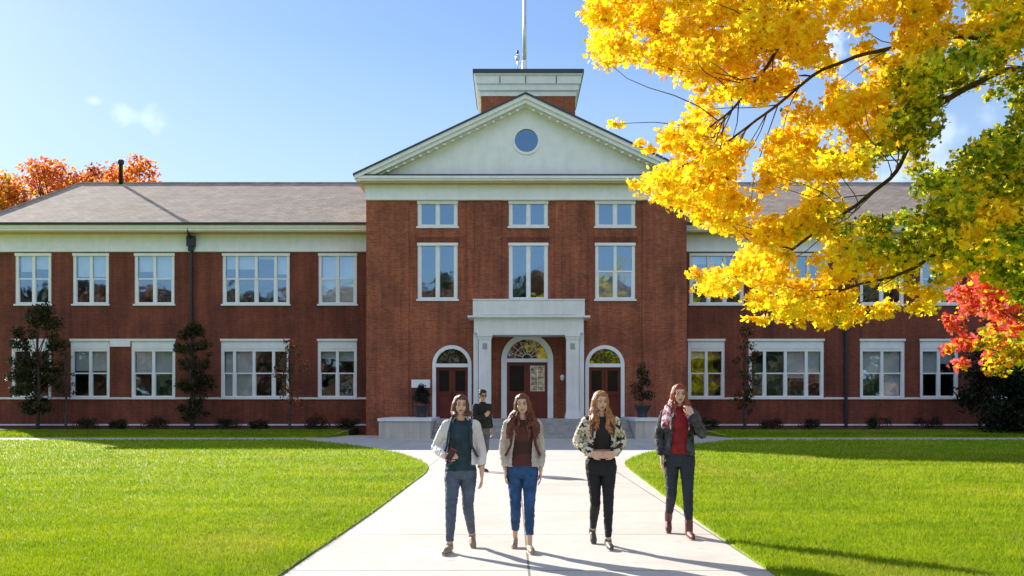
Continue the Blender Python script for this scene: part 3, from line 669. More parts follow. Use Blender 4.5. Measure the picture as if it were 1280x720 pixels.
# ------------------------------------------------------------------ vegetation
MAPLE = np.array([(0, -.5), (.12, -.22), (.42, -.3), (.34, -.08), (.5, .12), (.24, .16), (.16, .3), (0, .55), (-.16, .3), (-.24, .16), (-.5, .12), (-.34, -.08), (-.42, -.3), (-.12, -.22)])
OVAL = np.array([(0, -.5), (.26, -.12), (.2, .25), (0, .5), (-.2, .25), (-.26, -.12)])
QUAD = np.array([(0, -.5), (.32, 0), (0, .5), (-.32, 0)])
def leaves(name, P, size, cols, m, parent, shape=MAPLE, tilt=.9):
    n = len(P); k = len(shape); s = size * (.65 + .7 * rng.random(n))
    nrm = rng.normal(0, 1, (n, 3)) * tilt + np.array([0, 0, .5]); nrm /= np.linalg.norm(nrm, axis=1, keepdims=True)
    t = rng.normal(0, 1, (n, 3)); t[:, 2] -= .7
    u = np.cross(nrm, t); u /= np.linalg.norm(u, axis=1, keepdims=True); v = np.cross(nrm, u)
    V = P[:, None, :] + s[:, None, None] * (shape[None, :, 0:1] * u[:, None, :] + shape[None, :, 1:2] * v[:, None, :])
    # cup the blade a little
    cup = (np.abs(shape[:, 0]) * .35)[None, :, None] * nrm[:, None, :] * s[:, None, None] * (rng.random((n, 1, 1)) * 1.4 - .4)
    V += cup
    me = bpy.data.meshes.new(name); me.vertices.add(n * k); me.vertices.foreach_set('co', V.ravel().astype(np.float32))
    me.loops.add(n * k); me.loops.foreach_set('vertex_index', np.arange(n * k, dtype=np.int32))
    me.polygons.add(n); me.polygons.foreach_set('loop_start', np.arange(0, n * k, k, dtype=np.int32)); me.update()
    at = me.attributes.new('leafcol', 'FLOAT_COLOR', 'FACE'); C = np.ones((n, 4), np.float32); C[:, :3] = np.clip(cols, 0, 1); at.data.foreach_set('color', C.ravel())
    return link(name, me, m, parent)
def clumpy(centres, radii, per, flat=.6, surf=.35):
    out = []; idx = []
    for i, (c, r) in enumerate(zip(centres, radii)):
        n = max(3, int(per * (r / np.mean(radii)) ** 2)); d = rng.normal(0, 1, (n, 3)); d /= np.linalg.norm(d, axis=1, keepdims=True)
        q = (surf + (1 - surf) * rng.random((n, 1))) * r; p = d * q; p[:, 2] *= flat; p[:, 2] -= .12 * (p[:, 0] ** 2 + p[:, 1] ** 2) / max(r, .1)
        out.append(np.array(c) + p); idx += [i] * n
    return np.concatenate(out), np.array(idx)
def pal(n, cs, w, jit=.12):
    cs = np.array(cs); w = np.array(w, float); w /= w.sum()
    c = cs[rng.choice(len(cs), n, p=w)]; return c * (1 + rng.normal(0, jit, (n, 1))) * (1 + rng.normal(0, jit * .4, (n, 3)))
YEL, GLD, ORG = (.97, .76, .02), (.95, .62, .015), (.90, .42, .015)
YGR, GRN, DGR = (.55, .60, .03), (.14, .26, .02), (.06, .13, .015)
RED, PNK, RST = (.60, .06, .02), (.70, .12, .10), (.42, .13, .03)

def limb(mb, a, b, r0, r1, wob=.12, n=7, sag=0, seg=7):
    a, b = Vector(a), Vector(b); L = (b - a).length; pts = []
    ph = random.random() * 9
    for i in range(n):
        t = i / (n - 1); p = a.lerp(b, t); k = math.sin(math.pi * t) * wob * L
        p += Vector((math.sin(ph + 3.1 * t), math.cos(ph * 1.3 + 2.7 * t), math.sin(ph * .7 + 2 * t))) * k * .6; p.z += sag * math.sin(math.pi * t) * L; pts.append(p)
    mb.tube(pts, [r0 + (r1 - r0) * (i / (n - 1)) ** .8 for i in range(n)], seg); return pts

# ---- the big yellow maple at the right
TR = Vector((10.9, 14.4, 0))
T1 = empty('maple_tree', TR); tag(T1, 'large golden yellow maple with green-tinged boughs reaching in at upper right', 'tree')
D0 = 14.0
# outline of the crown as (column, lowest row, highest row) in frame pixels at the crown's own distance
prof_lo = [(728, 8), (740, 60), (765, 96), (800, 92), (850, 98), (862, 120)]
def in_crown(px, py):
    if px < 726: return False
    top_low = np.interp(px, [726, 735, 760, 800, 845, 862], [5, 60, 92, 88, 95, 110])
    if px < 862 and py < top_low: return True
    if px >= 862 and py <= 130: return True
    # lobe 2: from the sky gap down to the boughs over the wing
    lo = np.interp(px, [783, 790, 815, 850, 900, 935, 960, 1000, 1050, 1100, 1160, 1210, 1280], [226, 240, 250, 268, 366, 378, 396, 412, 412, 400, 392, 340, 380])
    hi = np.interp(px, [783, 800, 830, 860, 880], [205, 175, 160, 140, 120])
    if px >= 783 and hi < py < lo:
        if px > 845 and px < 935 and 272 + (px - 845) * .35 < py < 322 - (px - 870) * .25: return False
        if px < 862 and 176 < py < 205 and px < 850: return py < 190
        return True
    if 862 < px < 960 and 335 < py < 372: return True
    return False
holes = [(1045, 52, 17), (1010, 100, 17), (1103, 47, 15), (1198, 15, 12), (925, 148, 24), (960, 150, 16), (1210, 148, 24), (1180, 190, 20), (1250, 140, 16), (1112, 214, 22), (1070, 245, 24), (1110, 250, 16), (1130, 238, 20), (985, 245, 14), (955, 258, 13), (1005, 335, 12), (1072, 92, 10), (1040, 170, 13), (935, 215, 11), (1120, 305, 0), (1010, 310, 10), (1085, 370, 14), (1125, 372, 10), (1150, 340, 10)]
cen = []; rad = []; tries = 0
while len(cen) < 1400 and tries < 160000:
    tries += 1
    px = rng.uniform(726, 1420); py = rng.uniform(-150, 415)
    big = px > 1290 or py < -20
    if big and rng.random() < .6: continue
    r = rng.uniform(.15, .33); Y = float(np.clip(rng.normal(14.2, 1.5), 10.9, 17.6))
    rp_ = r * F / Y
    if px > 1040 and py > 225 and rng.random() < .5: r *= 1.15
    if not big:
        ok = all(in_crown(min(px + dx * rp_ * .72, 1279), py + dy * rp_ * .5) for dx, dy in ((-1, 0), (1, 0), (0, -1), (0, 1), (0, 0)))
        if not ok: continue
        if any((px - hx) ** 2 + (py - hy) ** 2 < (hr * .85 + rp_ * .62) ** 2 for hx, hy, hr in holes): continue
    cen.append((wx(px, Y), Y, wz(py, Y))); rad.append(r)
def twin(px, py, Y=14.0, r=.14): cen.append((wx(px, Y), Y, wz(py, Y))); rad.append(r)
for p in ((768, 155), (733, 22), (740, 8), (800, 178), (812, 186), (790, 230), (872, 346), (885, 352), (895, 360), (940, 398), (952, 402), (868, 340), (905, 366), (1180, 300), (1235, 320), (1000, 405), (1030, 408), (1060, 406)): twin(*p)
inner = len(cen)
# the rest of the crown: above, behind and to the right of the frame, round the trunk
for k in range(300):
    th_, ph_ = rng.random() * 2 * np.pi, rng.random() ** .5
    rr = (3.2 + 2.6 * ph_); p = (TR.x + .4 + rr * .95 * math.cos(th_), TR.y + rr * .8 * math.sin(th_), 8.6 + 3.4 * rng.normal() * .6)
    if p[2] < 3.0: continue
    # keep the sky windows of the photographed side open
    u_, v_ = 640 + p[0] / p[1] * F, HZ - (p[2] - CH) / p[1] * F
    if u_ < 1295 and v_ > -15: continue
    cen.append(p); rad.append(rng.uniform(.4, .7))
P, idx = clumpy(cen[:inner], [q * 1.22 for q in rad[:inner]], 96, .55, .0); Pb, ib = clumpy(cen[inner:], rad[inner:], 110, .6, .3)
n = len(P); px = 640 + P[:, 0] / P[:, 1] * F; py = HZ - (P[:, 2] - CH) / P[:, 1] * F
cl = rng.random(inner)[idx]
C = pal(n, [YEL, GLD, ORG], [.66, .28, .06], .09)
gsel = 1.25 * np.exp(-(((px - 1205) / 115) ** 2 + ((py - 145) / 100) ** 2)) + .95 * np.exp(-(((px - 1120) / 100) ** 2 + ((py - 285) / 60) ** 2)) + .8 * np.exp(-(((px - 1275) / 50) ** 2 + ((py - 300) / 130) ** 2)) - .35 * np.exp(-(((px - 1235) / 45) ** 2 + ((py - 260) / 35) ** 2)) * 2
g = gsel + (cl - .5) * .7 + rng.normal(0, .12, n)
Cg = pal(n, [YGR, GRN, DGR, YEL], [.45, .36, .06, .13], .14); Cm = pal(n, [YGR, YEL, GRN], [.6, .3, .1], .12)
C = np.where((g > .72)[:, None], Cg, np.where((g > .45)[:, None], Cm, C))
osel = np.exp(-(((px - 830) / 90) ** 2 + ((py - 45) / 35) ** 2)) + np.exp(-(((px - 935) / 70) ** 2 + ((py - 100) / 35) ** 2)) + np.exp(-(((px - 1090) / 60) ** 2 + ((py - 130) / 60) ** 2)) + 1.2 * np.exp(-(((px - 1265) / 40) ** 2 + ((py - 270) / 40) ** 2)) + 1.1 * np.exp(-(((px - 1010) / 60) ** 2 + ((py - 350) / 30) ** 2))
o_ = osel + (cl - .5) * .8; Co = pal(n, [GLD, ORG, YEL], [.55, .15, .3], .1); C = np.where(((o_ > .75) & (g < .7))[:, None], Co, C)
Cb = pal(len(Pb), [YEL, GLD, YGR, ORG], [.5, .25, .2, .05], .12)
leaves('foliage', np.concatenate([P, Pb]) - np.array(TR), .088, np.concatenate([C, Cb]), M['leaf'], T1)
# trunk and boughs
wood = MB(); tk = [(0, 0, -.1), (.03, 0, .3), (0, .05, 1.6), (-.05, 0, 3.2), (-.15, .05, 5), (-.1, .1, 7), (.1, 0, 9), (.2, .1, 11.5)]
wood.tube(tk, [.42, .30, .26, .24, .21, .17, .12, .05], 12)
wood.build('trunk', M['bark'], T1, True)
def W(px, py, Y): return Vector((wx(px, Y), Y, wz(py, Y))) - TR
boughs = [[Vector((-.05, 0, 4.0)), W(1280, 238, 14.1), W(1228, 262, 14), W(1195, 298, 13.8), W(1150, 330, 13.7), W(1090, 352, 13.6), W(1020, 372, 13.5)],
          [Vector((-.15, 0, 6.3)), W(1285, 88, 14.3), W(1215, 108, 14.2), W(1172, 135, 14.1), W(1140, 178, 14), W(1112, 225, 13.9), W(1040, 275, 13.8), W(960, 330, 13.7), W(900, 350, 13.6)],
          [Vector((-.15, 0, 6.8)), W(1290, 40, 14.6), W(1235, 46, 14.6), W(1180, 50, 14.7), W(1100, 62, 14.7), W(1030, 88, 14.8), W(960, 140, 14.8), W(890, 190, 14.8), W(820, 225, 14.8)],
          [Vector((-.1, 0, 7.3)), W(1230, -50, 13.7), W(1100, -60, 13.6), W(1020, -25, 13.5), W(985, 35, 13.4), W(955, 85, 13.4), W(915, 135, 13.4), W(880, 165, 13.4)],
          [Vector((-.1, 0, 7.8)), W(1200, -110, 15), W(1060, -110, 15), W(940, -60, 15), W(850, 0, 14.9), W(780, 40, 14.8)],
          [Vector((0, .1, 5.2)), Vector((.8, 2.2, 6.6)), Vector((1.4, 4, 8))], [Vector((0, 0, 5.6)), Vector((2, .6, 7.3)), Vector((4.2, .8, 9))], [Vector((0, 0, 6.5)), Vector((.6, -2, 8)), Vector((.8, -3.8, 9.5))]]
r0s = [.045, .05, .045, .045, .04, .1, .12, .1]
allp = []
for bgh, r0 in zip(boughs, r0s):
    w = MB(); n_ = len(bgh)
    sm = []
    for i in range(n_ - 1):
        a = bgh[max(i - 1, 0)]; b = bgh[i]; c = bgh[i + 1]; d = bgh[min(i + 2, n_ - 1)]
        for k in range(5):
            t = k / 5; q = .5 * ((2 * b) + (c - a) * t + (2 * a - 5 * b + 4 * c - d) * t * t + (3 * b - a - 3 * c + d) * t ** 3)
            q += Vector((noise.noise(q * 1.7), noise.noise(q * 1.7 + Vector((5, 0, 0))), noise.noise(q * 1.7 + Vector((0, 9, 0))))) * .07; sm.append(q)
    sm.append(bgh[-1]); w.tube(sm, [r0 * (1 - i / len(sm)) ** .8 + .008 for i in range(len(sm))], 8); w.build('branch', M['bark'], T1, True); allp += sm
tw = MB(); AP = np.array([tuple(p) for p in allp])
for i, c in enumerate(cen):
    if i < inner and i % 7: continue
    if i >= inner and i % 3: continue
    c = Vector(c) - TR; d = np.linalg.norm(AP - np.array(c) - np.array([1.0, 0, .25]), axis=1); a = Vector(AP[int(d.argmin())])
    limb(tw, a, c, .011, .004, .1, 6, -.03, 5)
tw.build('twigs', M['bark'], T1, True)

# ---- red maple beyond it
T2 = empty('maple_tree', (14.6, 21.5, 0)); tag(T2, 'red and pink leaved maple low at the right edge beneath the yellow boughs', 'tree')
Q = np.array((14.6, 21.5, 0)); c2 = []; r2 = []
for k in range(130):
    px = rng.uniform(1195, 1420); py = rng.uniform(322, 462); Y = rng.uniform(17.6, 23)
    if px < 1290 and ((px - 1270) / 76) ** 2 + ((py - 398) / 72) ** 2 > 1: continue
    c2.append((wx(px, Y), Y, wz(py, Y))); r2.append(rng.uniform(.22, .42))
for k in range(60): c2.append((15.2 + rng.normal() * 1.0, 21.5 + rng.normal() * 1.2, 4.4 + rng.normal() * 1.3)); r2.append(.5)
for p in ((1190, 350), (1205, 340), (1186, 400), (1195, 410), (1188, 435), (1200, 425), (1200, 455), (1210, 385), (1225, 362), (1228, 340)): c2.append((wx(p[0], 19), 19., wz(p[1], 19))); r2.append(.24)
P, ix = clumpy(c2, r2, 120, .7, .2); px = 640 + P[:, 0] / P[:, 1] * F; py = HZ - (P[:, 2] - CH) / P[:, 1] * F
cl = rng.random(len(c2))[ix]; C = pal(len(P), [(.72, .07, .04), (.82, .16, .17), ORG, GLD], [.35, .42, .13, .1], .16)
gm = ((px - 1200) / 70 + (py - 400) / 90 + (cl - .5) * 1.0) > .85; C = np.where(gm[:, None], pal(len(P), [YGR, GLD, GRN, ORG, RST], [.3, .25, .2, .15, .1], .16), C)
leaves('foliage', P - Q, .12, C, M['leaf'], T2)
w = MB(); w.tube([(0, 0, -.1), (0, 0, .4), (-.05, 0, 2), (.05, .1, 4), (.1, 0, 6.2)], [.2, .15, .13, .09, .03], 10); w.build('trunk', M['bark'], T2, True)
w = MB()
for c in c2[::4]: limb(w, (0, 0, 1.9 + random.random() * 1.5), Vector(c) - Vector(Q), .035, .008, .08, 6)
w.build('branches', M['bark'], T2, True)

# ---- generic tree
def tree(name, label, cat, x, y, h, cr, z0, cols, wts, nleaf, size, m, shape=OVAL, group=None, nc=40, form='round', flat=.75, rc=None):
    t = empty(name, (x, y, .2 if 42 < y < 47 else 0)); tag(t, label, cat, group); cs = []; rs = []; nc = int(nc * 1.7)
    for k in range(nc):
        u = rng.random(); zz = z0 + (h - z0) * u
        if form == 'cone': w = cr * (1 - u) ** .75 + .04
        elif form == 'column': w = cr * (math.sin(math.pi * (.15 + .8 * u))) ** .6
        else: w = cr * math.sqrt(max(0.03, 1 - (2 * u - .85) ** 2 * .75))
        a = rng.random() * 2 * math.pi; q = w * (rng.random() ** .45); cs.append((q * math.cos(a), q * math.sin(a), zz)); rs.append((rc or cr * .3) * (.6 + .7 * rng.random()))
    P, ix = clumpy(cs, rs, nleaf / nc, flat, .25); tone = (.75 + .5 * rng.random(nc))[ix]
    leaves('foliage', P, size, pal(len(P), cols, wts, .15) * tone[:, None], m, t, shape)
    w = MB(); r = max(.03, h * .016)
    w.tube([(0, 0, -.08), (0, 0, h * .05), (.01 * h, 0, h * .35), (-.01 * h, .01 * h, h * .7), (0, 0, h * .93)], [r * 1.5, r, r * .85, r * .5, r * .12], 8); w.build('trunk', M['bark'], t, True)
    w = MB()
    for c in cs[::3]: limb(w, (0, 0, max(z0 * .8, c[2] * .7)), c, r * .35, r * .07, .06, 5, 0, 5)
    w.build('branches', M['bark'], t, True); return t
# orange trees beyond the left wing
tree('maple_tree', 'broad orange maple rising behind the left end of the shingled roof', 'tree', wx(72, 72), 72, 20.6, 7.0, 8, [(.70, .25, .03), (.58, .16, .05), (.78, .36, .04), (.55, .09, .04), (.5, .2, .12)], [.35, .2, .15, .2, .1], 15000, .34, M['leaf'], group='autumn trees behind the school', nc=120, rc=1.5)
tree('maple_tree', 'orange tree at the very left edge behind the sloping hip of the roof', 'tree', wx(-15, 66), 66, 18.6, 5.0, 6, [(.72, .28, .03), (.80, .42, .04), (.55, .15, .05), YGR], [.45, .25, .2, .1], 9000, .34, M['leaf'], group='autumn trees behind the school', nc=80, rc=1.3)
tree('maple_tree', 'low rust-orange treetop around the vent pipe above the roof ridge', 'tree', wx(168, 70), 70, 20.6, 4.4, 8, [(.80, .28, .02), (.55, .09, .04), RST], [.5, .25, .25], 8000, .32, M['leaf'], group='autumn trees behind the school', nc=60, rc=1.0)
tree('maple_tree', 'rust-red treetop filling in between the broad orange maple and the vent pipe', 'tree', wx(128, 74), 74, 21.3, 4.6, 8, [(.70, .24, .03), (.50, .09, .05), RST], [.45, .3, .25], 9000, .32, M['leaf'], group='autumn trees behind the school', nc=70, rc=1.2)
# young trees and shrubs in the bed before the left wing
DK = [(.028, .038, .012), (.05, .05, .014), (.08, .04, .018)]
def vx(px, Y): return wx(px, Y)
tree('young_tree', 'dense dark green young tree before the leftmost lower window', 'tree', vx(47, 45), 45, wz(388, 45), 1.25, .9, DK, [.4, .4, .2], 10000, .13, M['needle'], nc=50, form='column', rc=.42)
tree('young_tree', 'olive green columnar young tree under the left drainpipe', 'tree', vx(241, 45), 45, wz(410, 45), .95, .7, DK, [.3, .5, .2], 7000, .12, M['needle'], nc=40, form='column', rc=.34)
tree('young_tree', 'thin bare-looking sapling before the wide lower window of the left wing', 'tree', vx(362, 44.6), 44.6, wz(430, 45), .85, 1.4, [RST, (.12, .07, .04), (.1, .1, .03)], [.3, .4, .3], 900, .12, M['needle'], nc=26, form='column', rc=.3)
tree('young_tree', 'slim sapling standing in shade left of the paired lower windows', 'tree', vx(82, 44.8), 44.8, wz(440, 45), .5, 1.6, DK, [.3, .4, .3], 350, .12, M['needle'], nc=14, form='column', rc=.22)
tree('young_tree', 'dark slender young tree against the first brick pier right of the entrance block', 'tree', vx(931, 45), 45, wz(412, 45), .6, 1.0, DK + [RST], [.3, .3, .2, .2], 1400, .12, M['needle'], nc=26, form='column', rc=.28)
tree('yew_tree', 'big near-black yew filling the right edge beneath the red leaves', 'tree', vx(1262, 43.2), 43.2, 5.2, 2.3, .2, [(.012, .02, .01), (.018, .028, .012)], [.5, .5], 16000, .16, M['needle'], nc=90, form='column', rc=.65)
tree('yew_tree', 'dark yew mass behind the bigger one at the far right edge', 'tree', vx(1330, 42), 42, 6.0, 2.4, .2, [(.012, .02, .01), (.018, .028, .012)], [.5, .5], 9000, .18, M['needle'], nc=60, form='column', rc=.65)
def shrub(name, label, px, Y, w, h, cols, wts, n=900, group=None, base=.27):
    t = empty(name, (wx(px, Y), Y, base)); tag(t, label, 'shrub', group); cs = []; rs = []
    for k in range(14):
        a = rng.random() * 6.28; q = rng.random() ** .5 * w * .62; cs.append((q * math.cos(a), q * .7 * math.sin(a), h * (.25 + .5 * rng.random()) * (1 - .4 * q / w))); rs.append(min(w, h) * (.28 + .15 * rng.random()))
    P, ix = clumpy(cs, rs, n / 14, .85, .3); P[:, 2] = np.maximum(P[:, 2], .02)
    leaves('foliage', P, .085, pal(len(P), cols, wts, .2), M['needle'], t, OVAL)
    wv = MB()
    for c in cs[::2]: limb(wv, (0, 0, -.04), c, .018, .006, .1, 5, 0, 5)
    wv.build('stems', M['bark'], t, True)
SH = [((.028, .038, .013), (.055, .035, .018)), ((.02, .034, .012), (.03, .045, .013)), ((.06, .026, .018), (.04, .034, .015))]
spots = [(106, .9, .8, 'low green shrub under the first paired window at left'), (150, .7, .6, 'small shrub below the brick panel between the paired windows'), (196, 1.0, .85, 'rounded dark shrub below the right one of the paired windows'), (285, .9, .75, 'rust-tinged shrub at the left foot of the wide lower window'), (325, .8, .6, 'low shrub centred below the wide lower window'), (398, 1.1, .9, 'brownish shrub below the narrow window next to the entrance block'), (436, .9, .8, 'dark shrub tucked in the corner left of the entrance block'),
         (884, .9, .8, 'dark shrub in the corner right of the entrance block'), (965, .9, .7, 'low shrub below the four-light window on the right wing'), (1012, .8, .75, 'reddish shrub at the right foot of the four-light window'), (1098, .9, .9, 'dark shrub below the window right of the right drainpipe'), (1160, 1.0, .8, 'green shrub beside the dark yew on the right')]
for i, (px, w, h, lab) in enumerate(spots): shrub('shrub', lab, px, 45.8, w, h, SH[i % 3], [.6, .4], group='shrubs in the beds along the wings')
# planters and the notice by the doors
def planter(px, Y, label, h, w, z):
    x = wx(px, Y); t = empty('planter', (x, Y, z)); tag(t, label, 'planter')
    MB().lathe(0, 0, [(.24, 0), (.26, .05), (.2, .1), (.3, .35), (.38, .5), (.42, .52), (.42, .58), (.3, .585)], 18).build('urn', M['dark'], t, True)
    s_ = empty('topiary_shrub', (x, Y, z + .56)); tag(s_, label.replace('stone planter holding', 'the').replace('urn of stone with', 'the').strip() + ' itself', 'shrub')
    cs = []; rs = []
    for k in range(22): u = rng.random(); a = rng.random() * 6.28; q = w * (1 - u) ** .7 * rng.random() ** .5; cs.append((q * math.cos(a), q * math.sin(a), .15 + u * h)); rs.append(w * .42)
    P, ix = clumpy(cs, rs, 80, .9, .3); leaves('foliage', P, .08, pal(len(P), [(.012, .022, .012), (.02, .035, .016)], [.5, .5], .2), M['needle'], s_, OVAL)
    MB().tube([(0, 0, -.05), (0, 0, h)], [.03, .01], 6).build('trunk', M['bark'], s_); return t, s_
p1_, s1_ = planter(803, 42.2, 'dark urn planter on the right cheek block by the arched side door', 1.8, .62, .93)
s1_['label'] = 'tall black-green conical shrub growing in the right dark urn'
p2_, s2_ = planter(527, 42.2, 'dark urn planter on the left cheek block by the arched side door', .75, .5, .93)
s2_['label'] = 'short dark shrub growing in the left dark urn'
sg = empty('notice_board', (wx(526, 43.6), 43.6, .93)); tag(sg, 'white notice board on two dark posts left of the left arched door', 'sign')
MB().box(-.46, .46, -.03, .03, 1.45, 1.85).build('board', M['white'], sg)
for s in (-1, 1): MB().box(s * .4 - .03, s * .4 + .03, .032, .09, 0, 1.9).build('post', M['dark'], sg)

# ---- wooded edge across the street behind the viewer (what the windows mirror)
cs = []; rs = []
for k in range(1500):
    x = rng.uniform(-95, 95); top = 19.5 + 4 * noise.noise(Vector((x * .06, 0, 3))) + 2 * noise.noise(Vector((x * .25, 1, 0)))
    cs.append((x, rng.uniform(-52, -40), 1 + (top - 1) * rng.random() ** 1.15)); rs.append(rng.uniform(1.3, 2.4))
P, ix = clumpy(cs, rs, 130, .8, .3); t3 = np.array([[(.12, .10, .06), (.24, .11, .07), (.20, .08, .06), (.08, .09, .05)][int(q * 4)] for q in rng.random(len(cs))])[ix]
leaves('tree_line', P, 1.15, t3 * (1 + rng.normal(0, .2, (len(P), 1))), M['needle'], None, QUAD)
tag(bpy.data.objects['tree_line'], 'autumn woodland across the street, seen only mirrored in the school windows', 'woodland', kind='stuff')
# ------------------------------------------------------------------ people
def fabric(name, c, var=.15, scale=14, rough=.85):
    return mat(name, c, rough, var, scale, .25, 90, coord='obj')
M['skin'] = None
def skin_mat(name, c):
    m, t, p = nt(name); cc = t.nodes.new('ShaderNodeTexCoord'); f = noise_tex(t, cc.outputs['Object'], 12, 4)
    t.links.new(ramp(t, f, [(.3, [q * .88 for q in c]), (.7, c)]), p.inputs['Base Color']); p.inputs['Roughness'].default_value = .5
    p.inputs['Subsurface Weight'].default_value = .12; p.inputs['Subsurface Radius'].default_value = (.02, .008, .004); p.inputs['Subsurface Scale'].default_value = 1
    return m
def camo(name):
    m, t, p = nt(name); cc = t.nodes.new('ShaderNodeTexCoord')
    n = noise_tex(t, cc.outputs['Object'], 9, 2, .5); n2 = noise_tex(t, mapped(t), 13, 2, .5)
    a = ramp(t, n, [(0, (.62, .55, .42)), (.47, (.66, .60, .48)), (.49, (.30, .27, .13)), (.53, (.26, .23, .12)), (.55, (.70, .62, .50))])
    t.nodes[-1].color_ramp.interpolation = 'LINEAR'
    b = ramp(t, n2, [(.0, (1, 1, 1)), (.55, (1, 1, 1)), (.57, (.06, .05, .05)), (.62, (.05, .04, .04))])
    t.links.new(mixrgb(t, a, b, 1, 'MULTIPLY'), p.inputs['Base Color']); p.inputs['Roughness'].default_value = .8; return m
def stripes(name, c1, c2, z0, freq, thr=.0):
    m, t, p = nt(name); cc = t.nodes.new('ShaderNodeTexCoord'); w = t.nodes.new('ShaderNodeTexWave'); w.bands_direction = 'Z'; w.inputs['Scale'].default_value = freq; w.inputs['Distortion'].default_value = 1.0
    w.inputs['Phase Offset'].default_value = z0; t.links.new(cc.outputs['Object'], w.inputs['Vector'])
    t.links.new(ramp(t, w.outputs['Fac'], [(.35, c1), (.6, c2)]), p.inputs['Base Color']); p.inputs['Roughness'].default_value = .9; return m
def flowers(name):
    m, t, p = nt(name); cc = t.nodes.new('ShaderNodeTexCoord'); n = noise_tex(t, cc.outputs['Object'], 22, 2, .5)
    t.links.new(ramp(t, n, [(.40, (.04, .05, .08)), (.46, (.60, .06, .12)), (.52, (.75, .25, .32)), (.58, (.75, .72, .68)), (.68, (.35, .5, .6))]), p.inputs['Base Color']); p.inputs['Roughness'].default_value = .8; return m

def remesh(mb, name, m, parent, voxel=.006, smooth=3, wr=0, wrs=(9, 9, 9), solid=0, cut=None, fac=.5, ridge=False):
    me = mb.mesh(name); o = bpy.data.objects.new(name, me); COL.objects.link(o)
    r = o.modifiers.new('r', 'REMESH'); r.mode = 'VOXEL'; r.voxel_size = voxel; r.use_smooth_shade = True
    s = o.modifiers.new('s', 'SMOOTH'); s.iterations = smooth; s.factor = fac
    dg = bpy.context.evaluated_depsgraph_get(); dg.update(); me2 = bpy.data.meshes.new_from_object(o.evaluated_get(dg)); me2.name = name
    bpy.data.objects.remove(o)
    if wr:
        n = len(me2.vertices); co = np.empty(n * 3); me2.vertices.foreach_get('co', co); co = co.reshape(-1, 3)
        nr = np.empty(n * 3); me2.vertices.foreach_get('normal', nr); nr = nr.reshape(-1, 3)
        for i in range(n):
            v = Vector((co[i, 0] * wrs[0], co[i, 1] * wrs[1], co[i, 2] * wrs[2])); d = noise.noise(v) + .5 * noise.noise(v * 2.3)
            co[i] += nr[i] * (d + (.9 - 2.2 * abs(noise.noise(v * 1.9 + Vector((7, 3, 1)))) if ridge else 0)) * wr
        me2.vertices.foreach_set('co', co.ravel())
    if cut:
        bm = bmesh.new(); bm.from_mesh(me2); dead = [v for v in bm.verts if cut(v.co)]; bmesh.ops.delete(bm, geom=dead, context='VERTS'); bm.to_mesh(me2); bm.free()
    me2.polygons.foreach_set('use_smooth', [True] * len(me2.polygons)); me2.materials.clear()
    o = link(name, me2, m, parent)
    if solid:
        md = o.modifiers.new('thickness', 'SOLIDIFY'); md.thickness = solid; md.offset = -1
    return o
def lerp(a, b, t): return Vector(a).lerp(Vector(b), t)
def seg(mb, pts, rads, n=12):
    mb.tube(pts, rads, n)
    for p, r in ((pts[0], rads[0]), (pts[-1], rads[-1])): mb.ell(p, (r * .985,) * 3, 12, 8)
def loft(mb, rings, n=24, p=2.3):      # rings: (cx, cy, z, rx, ry) super-ellipses
    vs = []; fs = []
    for cx, cy, z, rx, ry in rings:
        for k in range(n):
            t = 2 * math.pi * k / n; c, s = math.cos(t), math.sin(t)
            vs.append((cx + rx * math.copysign(abs(c) ** (2 / p), c), cy + ry * math.copysign(abs(s) ** (2 / p), s), z))
    for i in range(len(rings) - 1):
        for k in range(n): fs.append((i * n + k, i * n + (k + 1) % n, (i + 1) * n + (k + 1) % n, (i + 1) * n + k))
    fs.append(tuple(range(n - 1, -1, -1))); fs.append(tuple((len(rings) - 1) * n + k for k in range(n))); mb.add(vs, fs)
def hand(mb, wrist, d, palmn, side, curl=.5, s=1.0, grip=False):
    """wrist point, d = direction of the hand, palmn = palm normal, side = thumb direction sign"""
    d = Vector(d).normalized(); n = Vector(palmn); n = (n - d * n.dot(d)).normalized(); l = d.cross(n) * side; w = Vector(wrist)
    for k in range(4):
        off = (k - 1.5) * .0195
        seg(mb, [w + d * .012 * s + l * -off * .6, w + d * .085 * s - l * off], [.0150 * s, .0118 * s], 8)
    L = [.068, .078, .073, .056]
    for k in range(4):
        off = (k - 1.5) * .0205; p0 = w + (d * .085 - l * off) * s; a = curl * (.6 + .12 * k); q = [p0]; ang = a * .4
        for j, f in enumerate((.45, .32, .25)):
            dd = d * math.cos(ang) + n * math.sin(ang); q.append(q[-1] + dd * L[k] * f * s); ang += a * (1.1 if grip else .75)
        seg(mb, q, [.0092 * s, .0086 * s, .0078 * s, .0066 * s], 8)
    t0 = w + (d * .022 + l * .026) * s; t1 = t0 + (d * .030 + l * .022 + n * .008) * s; t2 = t1 + (d * .030 + l * .004 + n * .012) * s; t3 = t2 + (d * .022 + n * .006 - l * .002) * s
    seg(mb, [t0, t1, t2, t3], [.0145 * s, .0115 * s, .0098 * s, .008 * s], 8)

